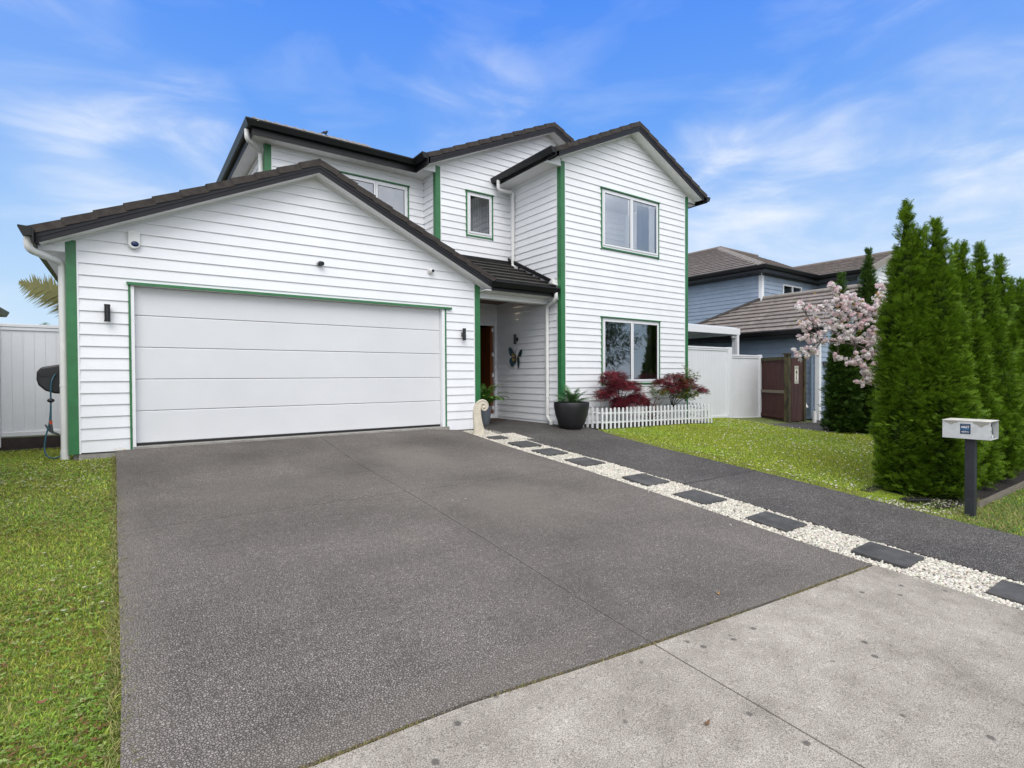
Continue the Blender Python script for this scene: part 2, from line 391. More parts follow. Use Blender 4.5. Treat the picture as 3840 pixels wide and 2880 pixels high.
def rows_between(z0, z1, step, first=None):
    r = [z0]; z = first if first is not None else z0 + step
    while z < z1 - 1e-4: r.append(z); z += step
    r.append(z1); return r

def wall_boards(name, axis, plane, outline, rows, holes=(), m=None, parent=None, sgn=-1):
    """axis 'y': wall facing -Y (sgn=-1) at y=plane, u = x; axis 'x': wall facing -X at x=plane, u = y"""
    mb = MB()
    if axis == 'y': clad(mb, (0, plane, 0), (1, 0, 0), (0, 0, 1), (0, sgn, 0), outline, rows, holes)
    else: clad(mb, (plane, 0, 0), (0, 1, 0), (0, 0, 1), (sgn, 0, 0), outline, rows, holes)
    return mb.build(name, m or M['white'], parent)

def roof_poly(name, pts, m, parent, course=.33, thick=.035):
    """pts: 3-D corners of one roof slope, pts[0]->pts[1] its eave"""
    p = [Vector(q) for q in pts]; U = (p[1] - p[0]).normalized()
    n = (p[1] - p[0]).cross(p[2] - p[0]).normalized()
    if n.z < 0: n = -n
    V = n.cross(U).normalized()
    if V.z < 0: V = -V
    ol = [((q - p[0]).dot(U), (q - p[0]).dot(V)) for q in p]
    vmax = max(q[1] for q in ol); vmin = min(q[1] for q in ol)
    mb = MB(); uvs = []
    clad(mb, p[0], U, V, n, ol, rows_between(vmin, vmax, course), (), ob=thick, ot=.004, uvs=uvs)
    return mb.build(name, m, parent, uv=uvs)

def roof_under(mb, pts, drop):
    mb.prism([Vector(p) - Vector((0, 0, .012)) for p in pts], (0, 0, -drop))

def rake_caps(name, a, b, parent, m, w=.13, h=.10, L=.36, lift=.02):
    """overlapping cap tiles down a rake from a (low) to b (high); a,b on the outer vertical plane"""
    a, b = Vector(a), Vector(b); d = (b - a); n = max(1, round(d.length / L)); step = d / n; dn = step.normalized()
    out = Vector((0, -1, 0)); up = dn.cross(out) if dn.cross(out).z > 0 else -dn.cross(out)
    mb = MB()
    for i in range(n):
        p = a + step * i; q = a + step * (i + 1.04)
        lo, hi = .018, .0
        for tri in (1,):
            A = [p + up * lo + out * (lo * .5), p + up * (lo - h) + out * (lo * .5 + .004), p + up * (lo - h) - out * .02, p + up * (lo - .03) - out * w, p + up * lo - out * w]
            B = [q + up * hi, q + up * (hi - h) + out * .004, q + up * (hi - h) - out * .02, q + up * (hi - .03) - out * w, q + up * hi - out * w]
            k = 5
            fs = [tuple(range(k)), tuple(range(2 * k - 1, k - 1, -1))] + [(j, k + j, k + (j + 1) % k, (j + 1) % k) for j in range(k)]
            mb.add(A + B, fs)
    o = mb.build(name, m, parent); return o

def sweep(mb, path, prof, side=1):
    """sweep an (out, z) profile along a level path of 3-D points with mitred corners; out is to the left of travel * side"""
    P = [Vector(p) for p in path]; k = len(prof); vs = []
    for i, p in enumerate(P):
        d1 = (P[i] - P[i - 1]).normalized() if i else (P[1] - P[0]).normalized()
        d2 = (P[i + 1] - P[i]).normalized() if i < len(P) - 1 else d1
        n1 = Vector((-d1.y, d1.x, 0)) * side; n2 = Vector((-d2.y, d2.x, 0)) * side
        n = (n1 + n2); n = n / max(.2, n.dot(n1))
        for o, z in prof: vs.append(p + n * o + Vector((0, 0, z)))
    fs = []
    for i in range(len(P) - 1):
        for j in range(k):
            j2 = (j + 1) % k; q = (i * k + j, i * k + j2, (i + 1) * k + j2, (i + 1) * k + j); fs.append(q if side > 0 else q[::-1])
    fs.append(tuple(range(k))); fs.append(tuple(range((len(P) - 1) * k, len(P) * k))[::-1])
    return mb.add(vs, fs)

GUT = [(0, -.005), (.012, -.005), (.012, -.10), (.075, -.10), (.118, -.012), (.110, .0), (.128, .0), (.130, -.022), (.088, -.118), (0, -.118)]
def gutter(name, path, parent, side=1, m=None, fascia=.21):
    """path = line of the fascia's outer face at gutter-top height"""
    mb = MB(); sweep(mb, path, GUT, side)
    for e, nx_ in ((0, 1), (-1, -2)):      # stop ends
        p, q = Vector(path[e]), Vector(path[nx_]); d = (q - p).normalized() * (1 if e == 0 else -1); nn = Vector((-d.y, d.x, 0)) * side
        hull = [(0, -.005), (.128, -.0), (.130, -.022), (.088, -.118), (0, -.118)]
        s0 = p + d * .004 * (1 if e == 0 else -1); mb.prism([s0 + nn * o_ + Vector((0, 0, z_)) for o_, z_ in hull], d * .003 * (1 if e == 0 else -1))
    sweep(mb, path, [(-.022, -.03), (-.002, -.03), (-.002, -fascia), (-.022, -fascia)], side)
    return mb.build(name, m or M['gutter'], parent)

def smooth_path(pts, r=.06, n=5):
    out = [Vector(pts[0])]
    for i in range(1, len(pts) - 1):
        a, b, c = Vector(pts[i - 1]), Vector(pts[i]), Vector(pts[i + 1])
        d1 = (a - b).normalized(); d2 = (c - b).normalized(); rr = min(r, (a - b).length * .45, (c - b).length * .45)
        p, q = b + d1 * rr, b + d2 * rr
        for k in range(n + 1):
            t = k / n; out.append(p * (1 - t) ** 2 + b * 2 * t * (1 - t) + q * t * t)
    out.append(Vector(pts[-1])); return out

def downpipe(name, pts, parent, r=.042, clips=(), m=None, cdir=(1, 0, 0)):
    mb = MB(); mb.tube(smooth_path(pts, .075), r, 16)
    o = mb.build(name, m or M['pvc'], parent, smooth=True)
    for p in clips:
        c = MB(); p = Vector(p); c.lathe([(r + .004, -.012), (r + .004, .012)], p, 16)
        e = p + Vector(cdir) * (r + .05); c.box(p.x + cdir[0] * r - .006, e.x + .006, p.y + cdir[1] * r - .006, e.y + .006, p.z - .008, p.z + .008)
        c.build('pipe_clip', m or M['pvc'], o)
    return o

# ground height: falls towards the street, slightly towards the neighbour
PY = [-60, -30, -5, 0, 1.0, 2.0, 2.6, 3.7, 4.6, 5.8, 7.25, 9.0, 9.3, 10, 40, 300]
PZ = [-1.2, -1.1, -.95, -.82, -.77, -.705, -.66, -.55, -.47, -.365, -.265, -.13, -.12, -.12, -.12, -.12]
def gz(x, y):
    z = np.interp(y, PY, PZ)
    return z - np.clip((np.asarray(x, float) - 11) / 5, 0, 1) * .20 * np.clip((np.asarray(y, float) - 3) / 4, 0, 1)

def sheet(name, xs, y0, y1, m, dz=0., thick=.05, ny=30, parent=None, kind=None, mb=None):
    """slab following the ground; xs list of x; y0,y1 numbers or functions of x"""
    f0 = y0 if callable(y0) else (lambda x: y0); f1 = y1 if callable(y1) else (lambda x: y1)
    own = mb is None; mb = mb or MB(); nx = len(xs); vs = []
    for x in xs:
        for j in range(ny + 1):
            y = f0(x) + (f1(x) - f0(x)) * j / ny; vs.append((x, y, float(gz(x, y)) + dz))
    top = len(vs); vs += [(x, y, z - thick) for x, y, z in vs]
    fs = []
    n = ny + 1
    for i in range(nx - 1):
        for j in range(ny): fs.append((i * n + j, (i + 1) * n + j, (i + 1) * n + j + 1, i * n + j + 1))
    for j in range(ny):
        fs.append((j, j + 1, top + j + 1, top + j)); a = (nx - 1) * n; fs.append((a + j + 1, a + j, top + a + j, top + a + j + 1))
    for i in range(nx - 1):
        fs.append(((i + 1) * n, i * n, top + i * n, top + (i + 1) * n)); fs.append((i * n + ny, (i + 1) * n + ny, top + (i + 1) * n + ny, top + i * n + ny))
    mb.add(vs, fs)
    if own:
        o = mb.build(name, m, parent); 
        if kind: o['kind'] = kind
        return o

def text(name, s, m, size, loc, face, parent, bold=False, sx=1):
    cu = bpy.data.curves.new(name, 'FONT'); cu.body = s; cu.size = size; cu.extrude = .0006; cu.align_x = 'CENTER'; cu.align_y = 'CENTER'
    if bold: cu.offset = size * .018
    t = bpy.data.objects.new('tmp', cu); COL.objects.link(t); bpy.context.view_layer.update()
    me = bpy.data.meshes.new_from_object(t); bpy.data.objects.remove(t)
    rot = {'-x': Matrix(((0, 0, -1), (-1, 0, 0), (0, 1, 0))), '-y': Matrix(((1, 0, 0), (0, 0, -1), (0, 1, 0)))}[face].to_4x4()
    me.transform(Matrix.Translation(loc) @ rot @ Matrix.Diagonal((sx, 1, 1, 1)))
    me.materials.clear(); me.materials.append(m)
    o = bpy.data.objects.new(name, me); COL.objects.link(o)
    if parent:
        o.parent = parent; w = Matrix.Identity(4); p = parent; ms = []
        while p: ms.append(p.matrix_basis.copy()); p = p.parent
        for q in reversed(ms): w = w @ q
        me.transform(w.inverted())
    return o
# ================================================================ HOUSE
house = empty('house', (2.6, 12, 0), 'white weatherboard two-storey house with green corner boards and a double garage', 'house')
H = house
GX0, GX1, GY = -.63, 5.82, 9.32          # garage front wall
BX0, BX1, BY = 7.72, 12.10, 8.95         # projecting two-storey block
MX0, MY = 5.69, 10.87                    # wall with the small window
UX0, UY = 2.27, 11.50                    # upper left wing
PY_ = 11.46                              # porch back wall
S = .466
rg = lambda b, n, t=.16: [b + t * i for i in range(n)]

# ---- garage front, openings: door
gz_s = lambda x: 4.315 - S * abs(x - 2.6)
ol = [(GX0, -.06), (GX1, -.11), (GX1, gz_s(GX1)), (2.6, gz_s(2.6)), (GX0, gz_s(GX0))]
grow = [-.12, .107] + [.107 + .1605 * i for i in range(1, 28)]
wall_boards('garage_front_wall', 'y', GY, ol, grow, [(.075, 5.005, -.3, 2.285)], parent=H)
wall_boards('garage_side_wall', 'x', GX0 + .003, [(GY + .003, -.06), (17.5, -.06), (17.5, 2.80), (GY + .003, 2.80)], grow[:20], parent=H)
wall_boards('porch_left_wall', 'x', GX1 - .003, [(GY + .003, -.1), (PY_, -.1), (PY_, 2.8), (GY + .003, 2.8)], grow[:20], parent=H, sgn=1)
mb = MB(); mb.box(GX0 + .02, .07, GY + .04, GY + .09, -.2, -.055); mb.box(GX0 + .04, GX0 + .09, GY + .09, 17.4, -.2, -.055)
mb.box(-.55, -.02, GY - .035, GY + .045, -.2, -.085)
mb.build('foundation', M['plinth'], H)
mb = MB(); mb.box(5.01, GX1 - .02, GY + .04, GY + .09, -.25, -.105); mb.build('foundation', M['plinth'], H)
# ---- garage door: five insulated sections
gd = MB(); zs = [.012, .475, .932, 1.392, 1.847, 2.262]; DY = 9.40
for a, b in zip(zs, zs[1:]):
    gd.prism([(.09, DY, a + .004), (.09, DY - .006, a + .012), (.09, DY - .006, b - .012), (.09, DY, b - .002), (.09, DY + .04, b - .002), (.09, DY + .04, a + .004)], (4.885, 0, 0))
door = gd.build('garage_door', M['door_white'], H)
mb = MB(); mb.box(.09, 4.975, DY - .004, DY + .03, -.022, .014); mb.build('door_seal', M['gasket'], door)
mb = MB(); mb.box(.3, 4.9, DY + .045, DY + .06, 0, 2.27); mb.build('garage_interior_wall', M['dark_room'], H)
mb = MB(); mb.box(.045, .088, GY - .022, DY + .06, -.03, 2.272); mb.box(4.978, 5.04, GY - .022, DY + .06, -.03, 2.272); mb.box(.088, 4.978, GY - .015, DY + .06, 2.262, 2.275)
mb.build('garage_door_jamb', M['white_trim'], H, bevel=.003)
mb = MB(); mb.box(.018, .044, GY - .030, GY + .01, -.10, 2.272); mb.box(5.041, 5.068, GY - .030, GY + .01, -.12, 2.272)
mb.box(.0, 5.18, GY - .055, GY + .01, 2.276, 2.302); mb.box(.0, 5.18, GY - .062, GY - .056, 2.262, 2.30)
mb.build('garage_door_trim', M['green'], H)
sheet_th = MB(); sheet_th.box(.06, 5.08, GY - .11, GY + .12, -.16, -.022); sheet_th.build('garage_threshold', M['plinth'], H)

# ---- corner boards (green) and their white stops
def corner(name, x, y, z0, z1, w=.09, side=-1, front=True, inner=None):
    """corner with front face towards -Y at y and side face towards side*X at x"""
    mb = MB(); s = side
    mb.box(x + s * .026, x - s * w, y - .026, y + .0, z0, z1)
    mb.box(x + s * .026, x - s * .0, y + .0001, y + w, z0, z1)
    o = mb.build(name, M['green'], H)
    mb = MB(); mb.box(x - s * (w + .001), x - s * (w + .02), y - .024, y, z0, z1); mb.box(x + s * .024, x, y + w + .001, y + w + .02, z0, z1)
    mb.build('corner_stop', M['white_trim'], o); return o
corner('corner_board', GX0, GY, -.075, gz_s(GX0) - .01, .085)
corner('corner_board', GX1, GY, -.14, gz_s(GX1) - .01, .10, side=1)
corner('corner_board', BX0, BY, -.12, 5.62, .095)
corner('corner_board', BX1, BY, -.22, 5.66, .095, side=1)
corner('corner_board', MX0, MY, 3.0, 5.68, .095)
corner('corner_board', UX0, UY, 3.0, 5.66, .095)

# ---- projecting block
bz_s = lambda x: 6.765 - S * abs(x - 9.91)
brow = [-.21, -.06, .09, .24, .39] + [.541 + .1495 * i for i in range(0, 15)] + [2.79 + .158 * i for i in range(0, 26)]
ol = [(BX0, -.12), (BX1, -.23), (BX1, bz_s(BX1)), (9.91, bz_s(9.91)), (BX0, bz_s(BX0))]
W_UP = (8.955, 10.925, 3.93, 5.275); W_LO = (8.955, 10.955, .775, 2.30)
wall_boards('block_front_wall', 'y', BY, ol, brow, [W_UP, W_LO], parent=H)
# its side wall, above and below the porch roof
wall_boards('block_side_wall', 'x', BX0 + .003, [(BY + .003, -.12), (PY_, -.12), (PY_, 5.66), (BY + .003, 5.66)], brow, parent=H)
wall_boards('block_right_wall', 'x', BX1 - .003, [(BY + .003, -.2), (18, -.2), (18, 5.66), (BY + .003, 5.66)], brow, [(11.15, 12.2, .75, 2.2)], parent=H, sgn=1)
mb = MB(); mb.box(BX0 + .03, BX1 - .03, BY + .03, BY + .08, -.4, -.10); mb.box(BX0 + .03, BX0 + .08, BY + .08, PY_, -.4, -.10); mb.build('foundation', M['plinth'], H)

# ---- middle gable wall with the small window
mz_s = lambda x: 7.20 - .452 * abs(x - 8.92)
ol = [(MX0, 3.1), (12.1, 3.1), (12.1, mz_s(12.1)), (8.92, mz_s(8.92)), (MX0, mz_s(MX0))]
mrow = [2.92] + [3.10 + .1575 * i for i in range(0, 30)]
W_SM = (6.49, 7.175, 4.27, 5.27)
wall_boards('middle_gable_wall', 'y', MY, ol, mrow, [W_SM], parent=H)
wall_boards('wing_return_wall', 'x', MX0 + .003, [(MY + .003, 3.0), (UY, 3.0), (UY, 5.62), (MY + .003, 5.62)], mrow, parent=H)
# ---- upper left wing
W_UL = (3.76, 5.275, 4.15, 5.30)
wall_boards('upper_front_wall', 'y', UY, [(UX0, 2.9), (MX0, 2.9), (MX0, 5.62), (UX0, 5.62)], mrow, [W_UL], parent=H)
wall_boards('upper_side_wall', 'x', UX0 + .003, [(UY + .003, 2.9), (17.7, 2.9), (17.7, 5.62), (UY + .003, 5.62)], mrow, parent=H)
# ---- porch back wall
wall_boards('porch_back_wall', 'y', PY_, [(GX1, -.12), (BX0, -.12), (BX0, 2.82), (GX1, 2.82)], brow, [(6.55, 7.70, -.3, 2.30)], parent=H)
# plain rear walls so the house is closed
mb = MB(); mb.box(GX0, UX0, 17.4, 17.5, -.1, 2.6); mb.box(UX0, MX0, 17.41, 17.5, -.1, 5.6); mb.box(MX0, BX1, 17.9, 18.0, -.2, 5.6); mb.build('rear_wall', M['white'], H)

# ---- roofs
def gable_roof(xc, zc, x0, x1, y0, y1, s, name, m=None, y1b=None):
    y1b = y1 if y1b is None else y1b
    a = roof_poly(name, [(x0, y1, zc - s * (xc - x0)), (x0, y0, zc - s * (xc - x0)), (xc, y0, zc), (xc, y1b, zc)], m or M['tile'], H)
    b = roof_poly(name, [(x1, y0, zc - s * (x1 - xc)), (x1, y1, zc - s * (x1 - xc)), (xc, y1b, zc), (xc, y0, zc)], m or M['tile'], H)
    return a, b
def barge(name, xc, zb, xl, xr, y, h=.125, s=S, sl=None):
    """barge board following both rakes; zb = underside height at the apex"""
    mb = MB()
    for xe in (xl, xr):
        P = [(xe, y, zb - s * abs(xe - xc)), (xc, y, zb), (xc, y, zb + h), (xe, y, zb + h - s * abs(xe - xc))]
        mb.prism(P, (0, .022, 0))
        mb.prism([(xe, y - .008, zb + h * .55 - s * abs(xe - xc)), (xc, y - .008, zb + h * .55), (xc, y - .008, zb + h), (xe, y - .008, zb + h - s * abs(xe - xc))], (0, .0079, 0))
    return mb.build(name, M['barge'], H)
def rake_soffit(name, xc, zb, xl, xr, y0, y1, s=S):
    mb = MB()
    for xe in (xl, xr):
        a = zb + .008; P = [(xe, y0, a - s * abs(xe - xc)), (xc, y0, a), (xc, y1, a), (xe, y1, a - s * abs(xe - xc))]
        mb.prism(P, (0, 0, .012))
        mb.prism([(xe, y1 - .03, a - .03 - s * abs(xe - xc)), (xc, y1 - .03, a - .03), (xc, y1 - .03, a - .001), (xe, y1 - .03, a - .001 - s * abs(xe - xc))], (0, .008, 0))
    return mb.build(name, M['soffit'], H)

# garage gable
GB = 9.03
barge('barge_board', 2.6, 4.305, -.92, 6.00, GB)
rake_soffit('rake_soffit', 2.6, 4.305, -.90, 5.98, GB + .022, GY - .005)
rake_caps('rake_tile', (-1.0, GB - .012, 2.845), (2.6, GB - .012, 2.845 + 3.6 * S), H, M['cap'])
rake_caps('rake_tile', (6.05, GB - .012, 4.523 - 3.45 * S), (2.6, GB - .012, 4.523), H, M['cap'])
gt = 4.47
roof_poly('garage_roof', [(-1.0, 17.6, gt - 3.6 * S), (-1.0, GB, gt - 3.6 * S), (2.6, GB, gt), (2.6, 17.6, gt)], M['tile'], H)
roof_poly('garage_roof', [(6.03, GB, gt - 3.43 * S), (6.03, 9.09, gt - 3.43 * S), (MX0 + .02, 9.43 , gt - (MX0 + .02 - 2.6) * S), (MX0 + .02, UY, gt - (MX0 + .02 - 2.6) * S), (2.6, UY, gt), (2.6, GB, gt)], M['tile'], H)
mb = MB(); mb.tube([(2.6, GB + .1, gt + .0), (2.6, 11.4, gt + .0)], .075, 10); mb.build('ridge_cap', M['cap'], H)
# eave: left gutter + fascia + soffit
gutter('gutter', [(-.955, 17.5, 2.85), (-.955, 8.93, 2.85)], H, side=-1, fascia=.20)
mb = MB(); mb.box(-.95, GX0, GY + .05, 17.4, 2.655, 2.67); mb.build('eave_soffit', M['soffit'], H)
mb = MB(); mb.prism([(-.93, GY - .03, 2.64), (GX0 - .03, GY - .03, 2.64), (GX0 - .03, GY - .03, gz_s(GX0) - .02), (-.93, GY - .03, gz_s(-.93) - .02)], (0, .03, 0)); 
mb.prism([(-.93, GY - .05, 2.63), (GX0 - .028, GY - .05, 2.63), (GX0 - .028, GY - .05, 2.70), (-.93, GY - .05, 2.70)], (0, .019, 0)); mb.build('soffit_end', M['white_trim'], H)
# porch lean-to roof
le = 2.90; ly = 9.13
roof_poly('porch_roof', [(6.03, ly, le), (BX0, ly, le), (BX0, MY, le + (MY - ly) * S), (MX0 + .0, MY, le + (MY - ly) * S), (MX0, 9.45, le + (9.45 - ly) * S)], M['tile_moss'], H, course=.30, thick=.045)
gutter('gutter', [(5.97, GB + .0, 2.862), (7.66, GB + .0, 2.862)], H, side=-1, fascia=.185)
mb = MB(); mb.prism([(BX0 - .075, 9.12, 2.965), (BX0 - .075, MY, 2.965 + (MY - 9.12) * S), (BX0 - .075, MY, 3.05 + (MY - 9.12) * S), (BX0 - .075, 9.12, 3.05)], (.045, 0, 0))
mb.box(MX0 + .3, BX0 - .02, MY - .10, MY - .03, 3.64, 3.76); mb.build('apron_flashing', M['gutter'], H)
mb = MB(); mb.prism([(BX0 - .028, 9.02, 2.93), (BX0 - .028, 9.16, 2.98), (BX0 - .028, 9.06, 3.06)], (-.16, -.02, .02)); mb.build('kickout_flashing', M['pvc'], H)
mb = MB(); mb.box(5.80, BX0 - .025, 9.36, 9.50, 2.565, 2.80); mb.box(5.83, BX0 - .03, 9.345, 9.515, 2.555, 2.60); mb.build('porch_beam', M['white_trim'], H, bevel=.004)
mb = MB(); mb.box(5.84, BX0 - .02, 9.052, 9.355, 2.675, 2.69); mb.build('eave_soffit', M['soffit'], H)
mb = MB(); mb.box(GX1 - .002, BX0, 9.505, PY_, 2.785, 2.80); mb.build('porch_ceiling', mat('porch_ceiling_stain', (.16, .095, .07), .6, .15, 3, stretch=(8, 1, 1)), H)
mb = MB(); mb.prism([(BX0 - .028, 9.02, 2.62), (BX0 - .028, 9.36, 2.62), (BX0 - .028, 9.36, 2.70), (BX0 - .028, 9.02, 2.70)], (-.02, 0, 0)); mb.build('trim', M['white_trim'], H)

# block roof
BB = 8.65
barge('barge_board', 9.92, 6.728, 7.42, 12.43, BB)
rake_soffit('rake_soffit', 9.92, 6.728, 7.44, 12.40, BB + .022, BY - .005)
rake_caps('rake_tile', (7.31, BB - .012, 5.72), (9.92, BB - .012, 5.72 + 2.61 * .473), H, M['cap'])
rake_caps('rake_tile', (12.55, BB - .012, 6.955 - 2.63 * .473), (9.92, BB - .012, 6.955), H, M['cap'])
bt = 6.90
roof_poly('block_roof', [(7.30, 11.1, bt - 2.62 * S), (7.30, BB, bt - 2.62 * S), (9.92, BB, bt), (9.92, 11.1, bt)], M['tile'], H)
roof_poly('block_roof', [(12.54, BB, bt - 2.62 * S), (12.54, 18, bt - 2.62 * S), (9.92, 18, bt), (9.92, BB, bt)], M['tile'], H)
gutter('gutter', [(7.27, MY - .02, 5.70), (7.27, 8.58, 5.70)], H, side=-1, fascia=.17)
gutter('gutter', [(12.54, 8.62, 5.68), (12.54, 18, 5.68)], H, side=-1, fascia=.17)
mb = MB(); mb.box(7.28, BX0, BY + .04, MY, 5.535, 5.55); mb.box(BX1, 12.53, BY + .04, 18, 5.53, 5.545); mb.build('eave_soffit', M['soffit'], H)
mb = MB(); mb.prism([(7.42, BY - .03, 5.54), (BX0 - .03, BY - .03, 5.54), (BX0 - .03, BY - .03, bz_s(BX0) - .02), (7.42, BY - .03, bz_s(7.42) - .02)], (0, .028, 0)); mb.box(7.30, BX0 - .03, BY - .045, BY + .03, 5.50, 5.545); mb.build('soffit_end', M['white_trim'], H); mb = MB()
mb.prism([(12.42, BY - .03, 5.54), (BX1 + .03, BY - .03, 5.54), (BX1 + .03, BY - .03, bz_s(BX1) - .02), (12.42, BY - .03, bz_s(12.42) - .02)], (0, .028, 0)); mb.build('soffit_end', M['white_trim'], H)

# middle gable roof
MBY = 10.57; ms = .452
barge('barge_board', 8.92, 7.175, 5.40, 12.4, MBY, s=ms)
rake_soffit('rake_soffit', 8.92, 7.175, 5.42, 12.4, MBY + .022, MY - .005, s=ms)
rake_caps('rake_tile', (5.33, MBY - .012, 7.405 - 3.59 * ms), (8.92, MBY - .012, 7.405), H, M['cap'])
rake_caps('rake_tile', (12.4, MBY - .012, 7.405 - 3.48 * ms), (8.92, MBY - .012, 7.405), H, M['cap'])
mt = 7.36
ev = mt - 3.6 * ms
roof_poly('middle_roof', [(5.32, 11.0, ev), (5.32, MBY, ev), (8.92, MBY, mt), (8.92, 14.6, mt)], M['tile'], H)
roof_poly('middle_roof', [(12.5, MBY, mt - 3.58 * ms), (12.5, 18.2, mt - 3.58 * ms), (8.92, 14.6, mt), (8.92, MBY, mt)], M['tile'], H)
# left wing hip roof
ev2 = 5.745
pk = (5.57, 14.66, 7.36)
roof_poly('wing_roof', [(1.97, 11.06, ev2), (5.30, 11.06, ev2), (8.92, 14.66, 7.36), pk], M['tile'], H)
roof_poly('wing_roof', [(1.97, 18.26, ev2), (1.97, 11.06, ev2), pk], M['tile'], H)
roof_poly('wing_roof', [(12.5, 18.26, ev2), (1.97, 18.26, ev2), pk, (8.92, 14.66, 7.36)], M['tile'], H)
# hip caps, pale with lichen
mb = MB(); a = Vector((1.97, 11.06, ev2 + .02)); d = (Vector(pk) + Vector((0, 0, .02)) - a); n = 15
for i in range(n):
    p, q = a + d * (i / n), a + d * ((i + 1.05) / n); s_ = Vector((.7071, -.7071, 0)) * .12; z = Vector((0, 0, .035))
    A = [p - s_ - z + Vector((0, 0, .02)), p + Vector((0, 0, .075)), p + s_ - z + Vector((0, 0, .02))]; B = [q - s_ - z, q + Vector((0, 0, .05)), q + s_ - z]
    mb.add(A + B, [(0, 1, 4, 3), (1, 2, 5, 4), (2, 1, 0), (3, 4, 5)])
mb.build('hip_cap', M['cap_n'], H)
gp_ = [(1.96, 17.9, 5.785), (1.96, 11.13, 5.785), (5.32, 11.13, 5.785), (5.32, MBY - .03, 5.785)]
gutter('gutter', gp_, H, side=-1, fascia=.25)
mb = MB(); mb.box(1.97, MX0 + .0, 11.14, UY, 5.555, 5.57); mb.box(1.97, UX0, UY, 17.8, 5.555, 5.57); mb.box(5.33, MX0, MY + .02, 11.14, 5.555, 5.57); mb.build('eave_soffit', M['soffit'], H)
mb = MB(); mb.box(2.37 + .03, MX0, UY - .03, UY - .004, 5.515, 5.553); mb.build('soffit_mould', M['white_trim'], H); mb = MB(); mb.box(BX0 - .035, BX0 - .004, BY + .12, MY, 5.495, 5.532); mb.build('soffit_mould', M['white_trim'], H)
mb = MB(); mb.prism([(5.35, MY - .03, 5.53), (MX0 - .03, MY - .03, 5.53), (MX0 - .03, MY - .03, mz_s(MX0) - .02), (5.42, MY - .03, mz_s(5.42) - .02)], (0, .028, 0)); mb.build('soffit_end', M['white_trim'], H)

# ---- downpipes
downpipe('downpipe', [(-1.0, 9.06, 2.74), (-1.0, 9.06, 2.58), (-.70, 9.40, 2.50), (-.70, 9.40, -.02)], H, .045, m=M['pvc'])
mb = MB(); mb.lathe([(.052, -.16), (.052, -.02), (.046, -.02)], (-.70, 9.40, 0), 16); mb.build('pipe_socket', M['pvc'], H, smooth=True); mb = MB(); mb.lathe([(.049, .84), (.049, .87)], (-.70, 9.40, 0), 16); mb.build('pipe_socket', M['pvc'], H, smooth=True)
downpipe('downpipe', [(1.90, 11.30, 5.67), (1.90, 11.30, 5.49), (2.20, 11.62, 5.42), (2.20, 11.62, 3.0)], H, .045, clips=[(2.2, 11.62, 4.75)])
downpipe('downpipe', [(7.20, 10.60, 5.59), (7.20, 10.60, 5.36), (7.655, 10.64, 5.41), (7.655, 10.66, 3.62), (7.60, 10.45, 3.53)], H, .042, clips=[(7.655, 10.66, 5.08), (7.655, 10.66, 4.02)], cdir=(.0, -1, 0))
downpipe('downpipe', [(7.59, 8.97, 2.76), (7.59, 8.97, 2.66), (7.60, 9.05, 2.58), (7.655, 9.36, 2.52), (7.655, 9.36, .02), (7.63, 9.20, -.06), (7.63, 9.20, -.15)], H, .042, clips=[(7.655, 9.36, 2.28), (7.655, 9.36, .48)], cdir=(0, -1, 0))

